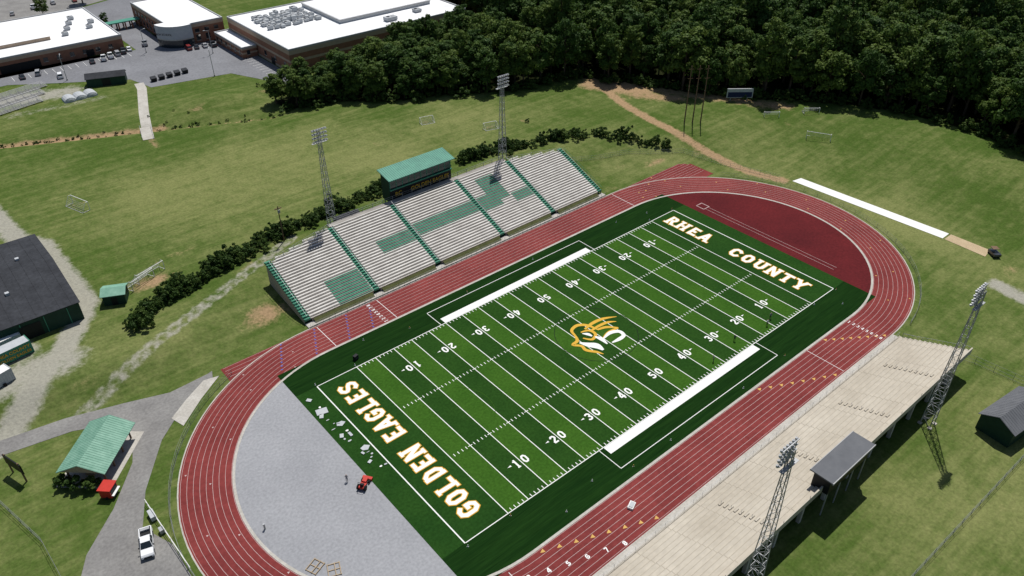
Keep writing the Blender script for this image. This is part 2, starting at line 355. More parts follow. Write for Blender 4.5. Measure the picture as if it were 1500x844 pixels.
# --- block letters: strokes in unit box
GL={
'O':([[(.16,.3),(.3,.13),(.5,.13),(.64,.3),(.64,.7),(.5,.87),(.3,.87),(.16,.7)]],'c',[]),
'0':([[(.16,.3),(.3,.13),(.5,.13),(.64,.3),(.64,.7),(.5,.87),(.3,.87),(.16,.7)]],'c',[]),
'G':([[(.72,.72),(.52,.87),(.3,.87),(.16,.7),(.16,.3),(.3,.13),(.52,.13),(.66,.28),(.66,.46)],[(.40,.46),(.78,.46)]],'',[]),
'C':([[(.72,.68),(.52,.87),(.3,.87),(.16,.7),(.16,.3),(.3,.13),(.52,.13),(.72,.32)]],'',[]),
'S':([[(.70,.74),(.54,.87),(.28,.87),(.15,.74),(.15,.64),(.28,.54),(.52,.46),(.65,.36),(.65,.26),(.52,.13),(.26,.13),(.10,.26)]],'',[]),
'L':([[(.22,1),(.22,0)],[(.34,.12),(.74,.12)]],'',[(.22,1),(.14,0)]),
'D':([[(.2,.12),(.46,.12),(.64,.3),(.64,.7),(.46,.88),(.2,.88)],[(.22,1),(.22,0)]],'',[]),
'E':([[(.22,1),(.22,0)],[(.34,.88),(.72,.88)],[(.34,.12),(.76,.12)],[(.34,.5),(.56,.5)]],'',[]),
'N':([[(.14,0),(.14,1)],[(.18,.9),(.62,.1)],[(.66,0),(.66,1)]],'',[(.14,0),(.66,1)]),
'A':([[(.12,0),(.4,1)],[(.68,0),(.4,1)],[(.25,.3),(.55,.3)]],'',[(.08,0),(.72,0)]),
'R':([[(.2,0),(.2,1)],[(.34,.88),(.52,.88),(.62,.78),(.62,.62),(.52,.5),(.34,.5)],[(.46,.44),(.66,0)]],'',[(.2,0),(.7,0)]),
'H':([[(.16,0),(.16,1)],[(.64,0),(.64,1)],[(.3,.5),(.5,.5)]],'',[(.14,0),(.14,1),(.66,0),(.66,1)]),
'U':([[(.16,1),(.16,.28),(.3,.12),(.5,.12),(.64,.28),(.64,1)]],'',[(.14,1),(.66,1)]),
'T':([[(.4,0),(.4,.76)],[(.04,.88),(.76,.88)]],'',[(.4,0)]),
'Y':([[(.4,0),(.4,.48)],[(.4,.42),(.12,1)],[(.4,.42),(.68,1)]],'',[(.4,0),(.08,1),(.72,1)]),
'1':([[(.4,0),(.4,1)],[(.3,.84),(.2,.76)]],'',[(.4,0)]),
'2':([[(.13,.72),(.28,.87),(.5,.87),(.64,.74),(.64,.6),(.16,.14)],[(.16,.12),(.72,.12)]],'',[]),
'3':([[(.13,.78),(.28,.87),(.5,.87),(.63,.76),(.63,.6),(.5,.51),(.36,.51)],[(.5,.50),(.64,.38),(.64,.24),(.5,.13),(.26,.13),(.12,.24)]],'',[]),
'4':([[(.55,0),(.55,1)],[(.5,.95),(.12,.36)],[(.08,.3),(.74,.3)]],'',[]),
'5':([[(.66,.88),(.2,.88)],[(.2,.9),(.2,.54)],[(.2,.54),(.5,.56),(.64,.42),(.64,.26),(.5,.13),(.26,.13),(.12,.24)]],'',[]),
'6':([[(.64,.78),(.5,.87),(.3,.87),(.16,.7),(.16,.3),(.3,.13),(.5,.13),(.64,.26),(.64,.42),(.5,.54),(.2,.52)]],'',[]),
'7':([[(.12,.88),(.68,.88)],[(.66,.86),(.34,0)]],'',[]),
'8':([[(.3,.52),(.18,.64),(.18,.76),(.3,.87),(.5,.87),(.62,.76),(.62,.64),(.5,.52)],[(.3,.5),(.16,.38),(.16,.24),(.3,.13),(.5,.13),(.64,.24),(.64,.38),(.5,.5)]],'c',[]),
}
def glyph(mb,ch,org,dirx,h,w,t,grow,z0,k):
    st,cl,ser=GL[ch]; ux,uy=dirx; 
    def T(p): return (org[0]+ux*p[0]-uy*p[1],org[1]+uy*p[0]+ux*p[1])
    zz=z0
    for s_ in st:
        P=[((p[0]-.4)/.8*w,(p[1]-.5)*h) for p in s_]
        if cl!='c' and grow:
            a,b_=Vector(P[0]),Vector(P[1]); e=(a-b_).normalized()*grow; P[0]=tuple(a+e)
            a,b_=Vector(P[-1]),Vector(P[-2]); e=(a-b_).normalized()*grow; P[-1]=tuple(a+e)
        stroke(mb,P,t+2*grow,zz,k,cl=='c',T); zz+=.0015
    for p in ser:
        x=(p[0]-.4)/.8*w; y=(p[1]-.5)*h; th=h*.13; y=y+th/2 if p[1]<.5 else y-th/2
        stroke(mb,[(x-w*.23-grow,y),(x+w*.23+grow,y)],th+2*grow,zz,k,False,T); zz+=.0015
def word(mb,txt,c,d,h,w,pitch,t,gold=True,sp=1.0):
    tot=sum(pitch*(sp if ch==' ' else 1) for ch in txt); s_=-tot/2
    for ch in txt:
        wd=pitch*(sp if ch==' ' else 1); cc=s_+wd/2; s_+=wd
        if ch==' ': continue
        o_=(c[0]+d[0]*cc,c[1]+d[1]*cc)
        if gold: glyph(mb,ch,o_,d,h,w,t,.24,.060,'brownp'); glyph(mb,ch,o_,d,h,w,t,.17,.072,'gold')
        glyph(mb,ch,o_,d,h,w,t,0,.086,'white')
mb=MB(); word(mb,"GOLDEN EAGLES",(-50.3,.3),(0,1),4.3,2.75,3.34,.76,True,.8); word(mb,"RHEA COUNTY",(50.2,1.2),(0,-1),4.1,3.0,3.7,.78,True,1.6)
mb.obj("end_zone_lettering",fld)
mb=MB()
for i in range(1,10):
    x=-45.72+9.144*i; n=i if i<=5 else 10-i
    for sd in(-1,1):
        d=(1,0) if sd<0 else (-1,0); y=sd*17.0
        for ch,of in((str(n),-.98),('0',.98)): glyph(mb,ch,(x+d[0]*of,y),d,2.1,1.35,.36,0,.07,'white')
        if n!=5:
            a=-1 if x<0 else 1; xx=x+a*2.05; mb.face([(xx,y+.45,.07),(xx,y+.05,.07),(xx+a*.8,y+.25,.07)],'white')
for i in range(8):
    glyph(mb,str(i+1),( -57.5+i*3.2,-(33.65+1.07*i)),(1,0),.95,.75,.2,0,.047,'white')
    glyph(mb,str(8-i),( 46.0,-(33.6+1.07*(7-i))),(0,-1),1.0,.55,.14,0,.047,'white')
    glyph(mb,str(8-i),( -32.5,(33.6+1.07*(7-i))),(0,1),1.0,.55,.14,0,.047,'white')
mb.obj("yard_numbers",fld)
# eagle head logo: gold feather strokes, white beak and eye, drawn in the logo's own axes on the turf
mb=MB()
def LG(p): u,v_=p[:2]; return (.118*u-.155*v_,-.098*u-.161*v_)
def smooth(P,n=5):
    out=[]
    for i in range(len(P)-1):
        p0=P[max(i-1,0)];p1=P[i];p2=P[i+1];p3=P[min(i+2,len(P)-1)]
        for j in range(n):
            t=j/n; out.append(tuple(.5*((2*b_)+(-a+c_)*t+(2*a-5*b_+4*c_-d_)*t*t+(-a+3*b_-3*c_+d_)*t**3) for a,b_,c_,d_ in zip(p0,p1,p2,p3)))
    out.append(P[-1]); return out
zl=.070
def sw(P,k):
    global zl
    Q=smooth(P); stroke(mb,[LG(p) for p in Q],[max(.08,p[2]*.17) for p in Q],zl,k); zl+=.0015
sw([(-16,-7,3),(-4,-17,5),(12,-24,4.5),(31,-27,1)],'gold'); sw([(-8,-4,3),(6,-13,4.5),(18,-18,4),(30,-19,1)],'gold')
sw([(-30,3,3),(-35,-5,4),(-27,-13,5),(-12,-13,4.5),(3,-6,2)],'gold'); sw([(-30,3,3),(-27,11,4.5),(-33,17,4),(-21,19,4),(-15,25,4.5),(0,28,4),(9,31,1)],'gold')
sw([(-22,-2,2),(-10,-5,4),(-1,1,4),(-6,9,4),(-19,7,2)],'gold'); sw([(2,-6,3),(15,-10,4.5),(32,-9,2)],'gold'); sw([(32,-9,3),(18,-2,4),(10,7,3)],'gold')
sw([(-24,14,2),(-12,17,8),(0,19,10),(9,25,3)],'white'); sw([(10,8,2),(20,-1,5.5),(33,-3,5.5),(39,3,5),(32,9,5.5),(22,14,2)],'white'); sw([(-2,5,2),(6,8,6),(15,16,2)],'white'); sw([(-20,0,1),(-12,1,5),(-6,4,2)],'white')
mb.obj("eagle_logo",fld)

# ------------------------------------------------------------------ far grandstand
gs=empty("grandstand"); NR=26; RD=.76
ex=[-46.2,-28.3,-10.6,10.0,27.9,45.9]; y0=44.0; z0=1.15; dzr=.30
def rowlim(x):
    xc=[-46.2,-28.3,27.9,45.9]; return np.interp(x,xc,[21.5,26,26,21.5])
GREEN=[(-38,-29.2,0,8),(-21,-11.4,10,14),(-9.7,9.2,11,15),(10.8,17,10,15),(14.5,20.5,12,22),(21,27,9,12)]
seat=MB(); ais=MB()
for i in range(NR):
    y=y0+RD*i; zt=z0+dzr*i
    for a,b_ in zip(ex[:-1],ex[1:]):
        A,B=a+.75,b_-.75
        for _ in range(3):
            if rowlim(A)<i: A+=(i-rowlim(A))/4.5*17.9
            if rowlim(B)<i: B-=(i-rowlim(B))/4.5*17.9
        if B-A<1: continue
        seat.box(A,B,y,y+RD-.02,zt-.35,zt,'tread')
        cuts=sorted({A,B}|{c for g_ in GREEN if g_[2]<=i<=g_[3] for c in g_[:2] if A<c<B})
        for p,q in zip(cuts[:-1],cuts[1:]):
            md=(p+q)/2; k='greenp' if any(g_[0]<md<g_[1] and g_[2]<=i<=g_[3] for g_ in GREEN) else 'alu'
            seat.box(p,q,y+.30,y+.60,zt+.38,zt+.43,k)
            if k=='greenp': seat.box(p,q,y+.02,y+.28,zt+.002,zt+.02,k)
            else: seat.box(p,q,y+.0,y+.26,zt+.002,zt+.03,k)
    for x in ex:
        if rowlim(x)>=i-.5:
            ais.box(x-.7,x+.7,y,y+RD-.01,zt-.35,zt+.01,'greenp'); ais.box(x-.7,x+.7,y,y+.35,zt+.012,zt+.16,'greenp')
for x in ex:
    n=int(rowlim(x)); r0=(x,y0,z0+.95); r1=(x,y0+RD*n,z0+dzr*n+.95); ais.rod(r0,r1,.035,.035,'steel',4)
    for i in range(0,n,3): ais.rod((x,y0+RD*i,z0+dzr*i),(x,y0+RD*i,z0+dzr*i+.95),.03,.03,'steel',4)
seat.obj("bench_rows",gs); ais.obj("aisle_steps",gs)
mb=MB(); mb.box(-47,46.7,42.3,43.98,0,.25,'conc')
for a,b_ in zip(ex[:-1],ex[1:]):
    mb.box(a+1.0,b_-1.0,43.85,43.97,.26,z0,'concBd')
    q=[(a+1.3,42.75),(b_-1.3,42.75),(b_-1.3,43.84),(a+1.3,43.84)]
    mb.face([(q[0][0],q[0][1],.32),(q[1][0],q[1][1],.32),(q[2][0],q[2][1],1.0),(q[3][0],q[3][1],1.0)],'dryg')
    mb.face([(q[0][0],q[0][1],.252),(q[1][0],q[1][1],.252),(q[1][0],q[1][1],.32),(q[0][0],q[0][1],.32)],'concBd')
zb=z0+dzr*26
mb.box(-28.3,27.9,y0+RD*26,y0+RD*26+1.6,zb-.3,zb-.02,'tread')
for x in np.arange(-45,46,3):
    n=rowlim(x); yy=y0+RD*n+(1.6 if abs(x)<28 else .1); zz=z0+dzr*n
    mb.rod((x,yy,hzf(x,yy)-.2),(x,yy,zz+1.0),.06,.06,'steel',4)
for p,q in zip([-46.2,-28.3,27.9],[-28.3,27.9,45.9]):
    for hh in(.5,1.0):
        A=(p,y0+RD*rowlim(p)+1.6*(p==-28.3 and q==27.9),z0+dzr*rowlim(p)+hh); B=(q,y0+RD*rowlim(q)+1.6*(p==-28.3),z0+dzr*rowlim(q)+hh); mb.rod(A,B,.03,.03,'steel',4)
for x in(-46.95,46.65):
    n=21.5; mb.face([(x,y0,.1),(x,y0+RD*n,hzf(x,y0+RD*n)-.1),(x,y0+RD*n,z0+dzr*n-.1),(x,y0,z0-.1)],'concBd')
    mb.rod((x,y0,z0+1),(x,y0+RD*n,z0+dzr*n+1),.035,.035,'greenp',4)
    for i in range(0,22,2): mb.rod((x,y0+RD*i,z0+dzr*i-.1),(x,y0+RD*i,z0+dzr*i+1),.03,.03,'greenp',4)
mb.obj("frame_and_rails",gs)
mb=MB()
for x in np.arange(-46.5,46.6,1.55): mb.rod((x,42.25,.0),(x,42.25,1.1),.03,.03,'steel',4)
for hh in(.35,.72,1.1): mb.rod((-46.5,42.25,hh),(46.5,42.25,hh),.022,.022,'steel',4)
mb.obj("track_railing")
# press box
pb=empty("press_box"); mb=MB(); X0,X1,YF,YK,ZB,ZT=-9.2,10.4,66.2,70.0,7.6,14.4
mb.box(X0,X1,YF,YK,ZB,ZT,'dkgreen'); 
for x in np.linspace(X0+.5,X1-.5,6): mb.rod((x,YK-.2,2.5),(x,YK-.2,ZB),.15,.15,'steel'); mb.rod((x,YF+.3,2.5),(x,YF+.3,ZB),.15,.15,'steel')
mb.obj("walls",pb); mb=MB()
mb.box(X0+.2,X1-.2,YF-.06,YF-.003,11.7,13.7,'glass')
for x in np.linspace(X0+.2,X1-.2,11): mb.box(x-.08,x+.08,YF-.12,YF-.062,11.6,13.8,'greenp')
mb.box(X0,X1,YF-.5,YF-.13,11.2,11.5,'greenp')
mb.box(X0+.05,X1-.05,YF-.06,YF-.003,8.0,11.15,'black'); mb.obj("windows_and_facade",pb)
mb=MB(); 
P=[(X0-.6,YF-1.2,14.3),(X1+.6,YF-1.2,14.3),(X1+.6,YK+.6,15.5),(X0-.6,YK+.6,15.5)]
mb.face([(a,b_,c_+.2) for a,b_,c_ in P],'greenroof'); mb.face(P[::-1],'greenroof')
for i in range(4):
    j=(i+1)%4; a,b_=P[i],P[j]; mb.face([a,b_,(b_[0],b_[1],b_[2]+.2),(a[0],a[1],a[2]+.2)],'greenroof')
for i in range(34):
    x=X0-.4+i*(X1-X0+.8)/33; mb.rod((x,YF-1.15,14.53),(x,YK+.55,15.73),.04,.04,'greenroof',4)
mb.box(X0,X1,YK-.05,YK,14.4,15.3,'dkgreen'); mb.obj("roof",pb)
def text(name,body,loc,size,rot,k,parent=None):
    c=bpy.data.curves.new(name,'FONT'); c.body=body; c.size=size; c.align_x='CENTER'; c.align_y='CENTER'; c.extrude=.01; c.offset=.02*size
    c.materials.append(M[k]); o=bpy.data.objects.new(name,c); o.location=loc; o.rotation_euler=rot; COL.objects.link(o)
    if parent:o.parent=parent
    return o
text("lettering","GOLDEN EAGLES",(3.4,YF-.09,9.6),1.6,(math.pi/2,0,0),'gold',pb)
text("initials","RC",(-6.6,YF-.09,9.6),1.6,(math.pi/2,0,0),'gold',pb)
mb=MB(); mb.gable((-20.5,69.5),6.2,3.4,3,6.4,7.4,.0,'dkgreen','dkroof',.25); mb.box(-21.3,-19.9,67.74,67.79,3.4,5.6,'black'); mb.obj("storage_shed")

# ------------------------------------------------------------------ near (home) concrete stand
hs=empty("concrete_grandstand"); mb=MB()
HX0,HX1=-50,48.2; n=14; rd=(57.4-44.0)/n; zz=[1.2+i*.345 for i in range(n+1)]
for i in range(n):
    ya=-(44+i*rd); yb_=-(44+(i+1)*rd)
    mb.box(HX0,HX1,yb_,ya,zz[i]-.45,zz[i],'concB')
    mb.box(HX0,HX1,ya-.07,ya-.01,zz[i]+.002,zz[i]+.012,'concBd')
for x in np.arange(HX0+7,HX1,7.4):   # expansion joints
    for i in range(n): ya=-(44+i*rd); mb.box(x-.04,x+.04,ya-rd+.01,ya-.08,zz[i]+.002,zz[i]+.010,'concBd')
mb.box(HX0,HX1,-44.0,-43.8,0,1.25,'concB'); mb.box(HX0,HX1,-57.65,-57.4,zz[n-1]-.5,zz[n-1]+.9,'concB')
mb.obj("seating_steps",hs)
mb=MB(); mb.box(HX0,HX1+1,-43.79,-42.22,-.2,.06,'conc'); mb.obj("walkway",hs)
mb=MB()
for x in (-18.5,0.2,18.6,35.5):
    for i in range(3,n-1):
        ya=-(44+i*rd); mb.box(x-.55,x+.55,ya-rd+.5,ya-rd+.82,zz[i]+.015,zz[i]+.17,'concB')
        if i%2: mb.rod((x,ya-.3,zz[i]),(x,ya-.3,zz[i]+.85),.03,.03,'white',4)
for x in np.arange(HX0+3,HX1+1,7.4):
    mb.box(x-.3,x+.3,-57.2,-56.6,-.3,zz[n-2]-.47,'conc'); mb.box(x-.25,x+.25,-51.3,-50.7,-.3,zz[6]-.5,'conc')
    q=[(-57.2,zz[13]-.47),(-44.2,zz[0]-.47),(-44.2,zz[0]-1.1),(-57.2,zz[13]-1.2)]
    for sx in(-.2,.2): mb.face([(x+sx,a,b_) for a,b_ in q] if sx>0 else [(x+sx,a,b_) for a,b_ in q][::-1],'conc')
    mb.face([(x-.2,q[2][0],q[2][1]),(x+.2,q[2][0],q[2][1]),(x+.2,q[3][0],q[3][1]),(x-.2,q[3][0],q[3][1])][::-1],'conc')
    mb.rod((x,-57.55,zz[13]),(x,-57.55,zz[13]+1.4),.04,.04,'steel',4)
mb.obj("columns_and_aisles",hs)
mb=MB()
for x in np.arange(HX0,HX1,2.4): mb.rod((x,-43.7,1.25),(x,-43.7,2.2),.025,.025,'steel',4)
for hh in(1.7,2.2): mb.rod((HX0,-43.7,hh),(HX1,-43.7,hh),.02,.02,'steel',4)
for i in range(n): mb.rod((HX1-.05,-(44.5+i*rd),zz[i]),(HX1-.05,-(44.5+i*rd),zz[i]+1),.03,.03,'steel',4)
mb.rod((HX1-.05,-44.5,2.2),(HX1-.05,-57.2,zz[13]+1),.03,.03,'steel',4); mb.obj("handrails",hs)
mb=MB(); mb.box(-6.3,6.3,-58.6,-55.6,zz[12],8.4,'black'); mb.box(-6.0,6.0,-55.58,-55.54,6.6,8.0,'glass')
mb.box(-6.6,6.6,-59.0,-55.0,8.42,8.66,'slate'); mb.box(-6.62,6.62,-54.995,-54.85,8.36,8.72,'roofG'); mb.box(-6.62,6.62,-59.15,-59.005,8.36,8.72,'roofG')
for x in(-6,-2,2,6): mb.rod((x,-58.5,-.2),(x,-58.5,zz[12]),.12,.12,'steel')
mb.obj("press_box_hut")

# ------------------------------------------------------------------ light towers
def tower(x,y,zb,zt,face,name="floodlight_tower"):
    e=empty(name); mb=MB(); H=zt-zb; wb,wt=1.35,.38
    def c(i,t):
        w=wb+(wt-wb)*t; a=math.pi/4+i*math.pi/2; return (x+w*math.cos(a),y+w*math.sin(a),zb+H*t)
    for i in range(4): mb.rod(c(i,0),c(i,1),.095,.07,'steel',5)
    ns=16
    for k in range(ns):
        t0,t1=k/ns,(k+1)/ns
        for i in range(4):
            j=(i+1)%4; 
            mb.rod(c(i,t0) if k%2 else c(j,t0),c(j,t1) if k%2 else c(i,t1),.04,.04,'steel',4); mb.rod(c(i,t1),c(j,t1),.035,.035,'steel',4)
    for i in range(4): p=c(i,0); mb.box(p[0]-.35,p[0]+.35,p[1]-.35,p[1]+.35,zb-.3,zb+.15,'conc')
    mb.obj("lattice",e); mb=MB()
    for r in range(4):
        z_=zt-2.4+r*.95; mb.box(x-1.9,x+1.9,y+face*.35-.07,y+face*.35+.07,z_-.07,z_+.07,'steel')
        for i in range(6):
            px=x-1.7+i*.68; a=Vector((px,y+face*.45,z_)); d=Vector((0,face*.8,-.5)).normalized()
            mb.rod(a,a+d*.25,.14,.30,'steel',8); mb.rod(a+d*.252,a+d*.29,.28,.28,'lamp',8)
    for sx in(-1.2,1.2): mb.rod((x+sx,y+face*.28,zt-2.6),(x+sx,y+face*.28,zt+.6),.06,.06,'steel',5)
    yl=sorted((y-face*.45,y+face*.2)); mb.box(x-1.9,x+1.9,yl[0],yl[1],zt-3.1,zt-3.03,'steel')
    mb.obj("floodlights",e); return e
tower(-25.5,68,3,32,-1); tower(29.2,67,3,32,-1); tower(28.6,-59.9,0,31,1); tower(-26.6,-59.4,0,31,1)
mb=MB(); mb.rod((-36,74.5,2.6),(-36,74.5,13),.17,.12,'wood',8); mb.box(-36.9,-35.1,74.38,74.62,12.2,12.4,'wood'); mb.box(-36.3,-35.7,74.1,74.36,11.2,12,'steel'); mb.obj("utility_pole")
for (x,y) in((98,56.5),(100.3,55),(102.6,53.5)):
    mb=MB(); h=hzf(x,y); mb.rod((x,y,h-.2),(x,y,h+19),.22,.13,'wood',8)
    for hh in(15,18): mb.rod((x-.8,y+.4,h+hh),(x+.8,y-.4,h+hh),.06,.06,'wood',5)
    for i in range(8): mb.rod((x-.3,y,h+2+i*1.5),(x+.3,y,h+2+i*1.5),.03,.03,'steel',4)
    mb.obj("climbing_pole")
mb=MB(); mb.rod((-104,-3,0),(-104,-3,9),.15,.11,'wood',8); mb.rod((-104,-3,8.6),(-103,-3,8.9),.05,.05,'steel',4); mb.obj("utility_pole")

# ------------------------------------------------------------------ paths
drape("asphalt_path",[(-118,50),(-107,49.3),(-96,47.6),(-86,44.6),(-78,41.8),(-70,42.3),(-69,42.6),(-70,39.8),(-77,36.8),(-84,30),(-90.5,20),(-93.6,12.5),(-91,6),(-91,-4),(-96,-16),(-112,-16),(-107,4),(-102.3,13),(-96,19.6),(-90,28),(-87.6,35),(-89,40),(-96,43.2),(-107,45),(-118,46)],'asph2',.05,2)
drape("concrete_pad",[(-71.5,40.9),(-76.5,37.6),(-80.5,34.4),(-79.5,31.0),(-74,36.0),(-68.5,40.2)],'conc',.075,2)
drape("javelin_runway",[(94.8,13),(98.3,12.4),(100.4,-30.5),(96.8,-30.5)],'white',.06,2)
drape("sand_runout",[(96.8,-31),(100.4,-31),(100.4,-41),(96.3,-41.5)],'tan',.06,2)
drape("parking_lot",[(-90,262),(-90,236),(-63,237),(-48,227),(-27,214),(-24,201),(4,196),(15,171),(20.4,172),(20.4,236),(-2,240),(-2,262),(-14,262),(-14,246),(-90,246)],'asph',.05,6)
drape("access_road",[(-14.2,262),(-1.8,262),(-1,290),(60,330),(60,350),(-20,320),(-14,300)],'asph',.05,8)
drape("rear_parking_lot",[(-130,315),(-20,322),(60,352),(60,420),(-130,420)],'asph2',.05,12)
ribbon("concrete_path",[(-26,208),(-27,202),(-34,180),(-38,166)],3.2,'conc',.07)
mb=MB()
a=Vector((-38,167)); b_=Vector((-40.5,157)); d=(b_-a).normalized(); nn=Vector((-d.y,d.x))
q=[a+nn*1.7,b_+nn*1.7,b_-nn*1.7,a-nn*1.7]; mb.face([(p.x,p.y,3.12) for p in q],'conc'); mb.face([(p.x,p.y,2.8) for p in q][::-1],'conc')
for s_ in(1.7,-1.7):
    A=a+nn*s_; B=b_+nn*s_; mb.face([(A.x,A.y,2.8),(B.x,B.y,2.8),(B.x,B.y,3.12),(A.x,A.y,3.12)],'conc')
    mb.rod((A.x,A.y,4),(B.x,B.y,4),.05,.05,'steel',4)
    for t in(0,.33,.66,1): P_=A+(B-A)*t; mb.rod((P_.x,P_.y,3.1),(P_.x,P_.y,4),.04,.04,'steel',4)
mb.obj("footbridge")
mb=MB()
for i in range(16): x=-60+i*2.8; mb.box(x,x+.12,239.5,244.5,3.0,3.075,'white')
for i in range(14): y=184+i*2.8; mb.box(13.6,18.6,y,y+.12,3.0,3.075,'white')
mb.obj("parking_markings")
# ------------------------------------------------------------------ school buildings
def building(name,x0,x1,y0,y1,z0,z1,wall,roof='roofW',band=None,winrows=(),faces="SW",doors=()):
    e=empty(name); mb=MB(); mb.box(x0,x1,y0,y1,z0-.5,z1,wall); mb.obj("walls",e)
    mb=MB(); p=.35
    mb.face([(x0+p,y0+p,z1+.05),(x1-p,y0+p,z1+.05),(x1-p,y1-p,z1+.05),(x0+p,y1-p,z1+.05)],roof)
    for a in((x0-.05,x1+.05,y0-.05,y0+p),(x0-.05,x1+.05,y1-p,y1+.05),(x0-.05,x0+p,y0+p,y1-p),(x1-p,x1+.05,y0+p,y1-p)): mb.box(*a,z1-.15,z1+.45,'roofG' if roof=='roofW' else roof,'cream')
    mb.obj("roof",e); mb=MB()
    if band:
        for za,zc,k in band:
            if 'S' in faces: mb.box(x0-.03,x1+.03,y0-.035,y0-.003,za,zc,k)
            if 'W' in faces: mb.box(x0-.035,x0-.003,y0+.0,y1,za,zc,k)
    for (za,zc,w,gap) in winrows:
        if 'S' in faces:
            x=x0+gap*.6
            while x+w<x1-.5: mb.box(x,x+w,y0-.09,y0-.04,za,zc,'glass'); mb.box(x-.12,x+w+.12,y0-.12,y0-.04,za-.14,za-.002,'conc'); x+=w+gap
        if 'W' in faces:
            y=y0+gap*.6
            while y+w<y1-.5: mb.box(x0-.09,x0-.04,y,y+w,za,zc,'glass'); mb.box(x0-.12,x0-.04,y-.12,y+w+.12,za-.14,za-.002,'conc'); y+=w+gap
    for (f,c_,w,h,k) in doors:
        if f=='S': mb.box(c_-w/2,c_+w/2,y0-.14,y0-.092,z0,z0+h,k)
        else: mb.box(x0-.14,x0-.092,c_-w/2,c_+w/2,z0,z0+h,k)
    if mb.v: mb.obj("windows_and_trim",e)
    return e
def hvac(e,pts,name="rooftop_units"):
    mb=MB()
    for x,y,z,sx,sy,h in pts:
        mb.box(x-sx/2,x+sx/2,y-sy/2,y+sy/2,z+.3,z+h,'cream'); mb.box(x-sx/2+.2,x+sx/2-.2,y-sy/2+.2,y+sy/2-.2,z,z+.3,'roofG')
        mb.rod((x+sx*.2,y,z+h),(x+sx*.2,y,z+h+.12),min(sx,sy)*.28,min(sx,sy)*.28,'steel',10); mb.rod((x-sx*.22,y,z+h),(x-sx*.22,y,z+h+.12),min(sx,sy)*.25,min(sx,sy)*.25,'black',10)
    mb.obj(name,e)
e=building("school_building",21,103,180,234,3,12,'brick',band=[(7.2,8.1,'brickL'),(10.2,12-.16,'brickL'),(3,3.9,'brickL')],winrows=[(5,6.6,1.8,6.4)],doors=[('S',60,3,2.6,'black'),('S',84,4,3.2,'black'),('W',195,3,2.6,'black')])
hvac(e,[(27+(i%9)*2.6+random.random(),207+(i//9)*5+random.random()*2,12.05,1.3+random.random()*1.2,1.5+random.random()*2,1.1+random.random()) for i in range(36)]+[(70,187,12.05,5,3,1.6),(85,190,12.05,3,3,1.3)])
mb=MB(); mb.box(52,96,196,228,12.05,13.6,'cream','roofW'); mb.box(51.8,96.2,195.8,228.2,13.2,13.5,'roofG','roofG'); mb.box(52.3,95.7,196.3,227.7,13.52,13.7,'roofW'); mb.obj("raised_gym_roof",e)
e=building("school_entrance_wing",-1,20.6,238,285,3,11,'brick',band=[(9.6,10.84,'brickL')],winrows=[(4.2,6.4,1.8,2.2),(7.4,8.8,1.8,2.2)])
mb=MB() 
R_=9; cx,cy=4,245
for i in range(14):
    a0=math.pi*1.0+i*math.pi*.6/14; a1=a0+math.pi*.6/14
    p=[(cx+R_*math.cos(a),cy+R_*math.sin(a)) for a in(a0,a1)]
    for za,zc,k in((3,6,'glass'),(6,6.5,'conc'),(6.5,11.6,'cream')): mb.face([(*p[0],za),(*p[1],za),(*p[1],zc),(*p[0],zc)],k)
    mb.face([(*p[0],11.6),(*p[1],11.6),(cx,cy,11.6)],'roofW')
mb.obj("curved_facade",e)
text("lettering","HIGH SCHOOL",(-4.3,238.2,9),1.1,(math.pi/2,0,-.9),'black',e)
e=building("school_side_wing",14.5,20.6,208,234,3,7.0,'brick',band=[(4.6,5.2,'brickL'),(6.2,6.84,'brickL')],winrows=[(4.3,5.9,1.3,3.0)],faces="SW")
e=building("school_annex",-92,-17,250,300,3,8.6,'brick',band=[(7.3,8.44,'brickL')],winrows=[(4.5,6,1.6,3.2)],doors=[('S',-55,14,3.0,'black'),('S',-75,8,3.2,'black'),('S',-30,3,2.6,'black')])
mb=MB(); mb.box(-70,-40,262,292,8.65,10.0,'brickL','roofW'); mb.obj("raised_roof",e)
hvac(e,[(-34+i*2.6,264+(i*7)%24,8.65,2.2,2,1.4) for i in range(6)]+[(-84+i*2.2,258+(i*11)%34,8.65,2.4,2,1.4) for i in range(5)])
mb=MB(); mb.box(-17.0,-1.2,276,280,6.0,6.4,'greenroof'); 
for x in np.arange(-16,-1,2.8):
    for y in(276.3,279.7): mb.box(x-.25,x+.25,y-.25,y+.25,3,6,'brick')
mb.obj("covered_walkway")
mb=MB(); mb.gable((-34.5,215.5),13,5,3,6,7.2,-.36,'dkgreen','dkroof',.3); mb.box(-1.4,1.4,-2.56,-2.51,3.1,5.6,'black',org=(-34.5,215.5),rot=-.36); mb.obj("storage_shed")
e=empty("metal_building"); mb=MB(); mb.gable((-107,91.5),46,36,2.8,7.4,9.4,0,'dkgreen','dkroof',.3); mb.obj("shell",e)
mb=MB()
for x in np.arange(-128,-85,4.6): mb.box(x,x+.15,73.42,73.47,2.9,7.1,'greenp')
for x in np.arange(-129,-84.5,2.3):
    for sg in(-1,1): mb.rod((x,91.5+sg*18.2,7.56),(x,91.5+sg*.1,9.6),.045,.045,'dkroof',4)
mb.box(-96,-92,73.4,73.45,2.9,6.4,'black'); mb.box(-112,-108,73.4,73.45,2.9,6.4,'black')
for p in((-95,84),(-90,97),(-103,80)): 
    zr=7.5+ (1-abs(p[1]-91.5)/18)*2; mb.box(p[0]-.4,p[0]+.4,p[1]-.4,p[1]+.4,zr-.3,zr+.6,'cream')
mb.obj("trim_and_vents",e)
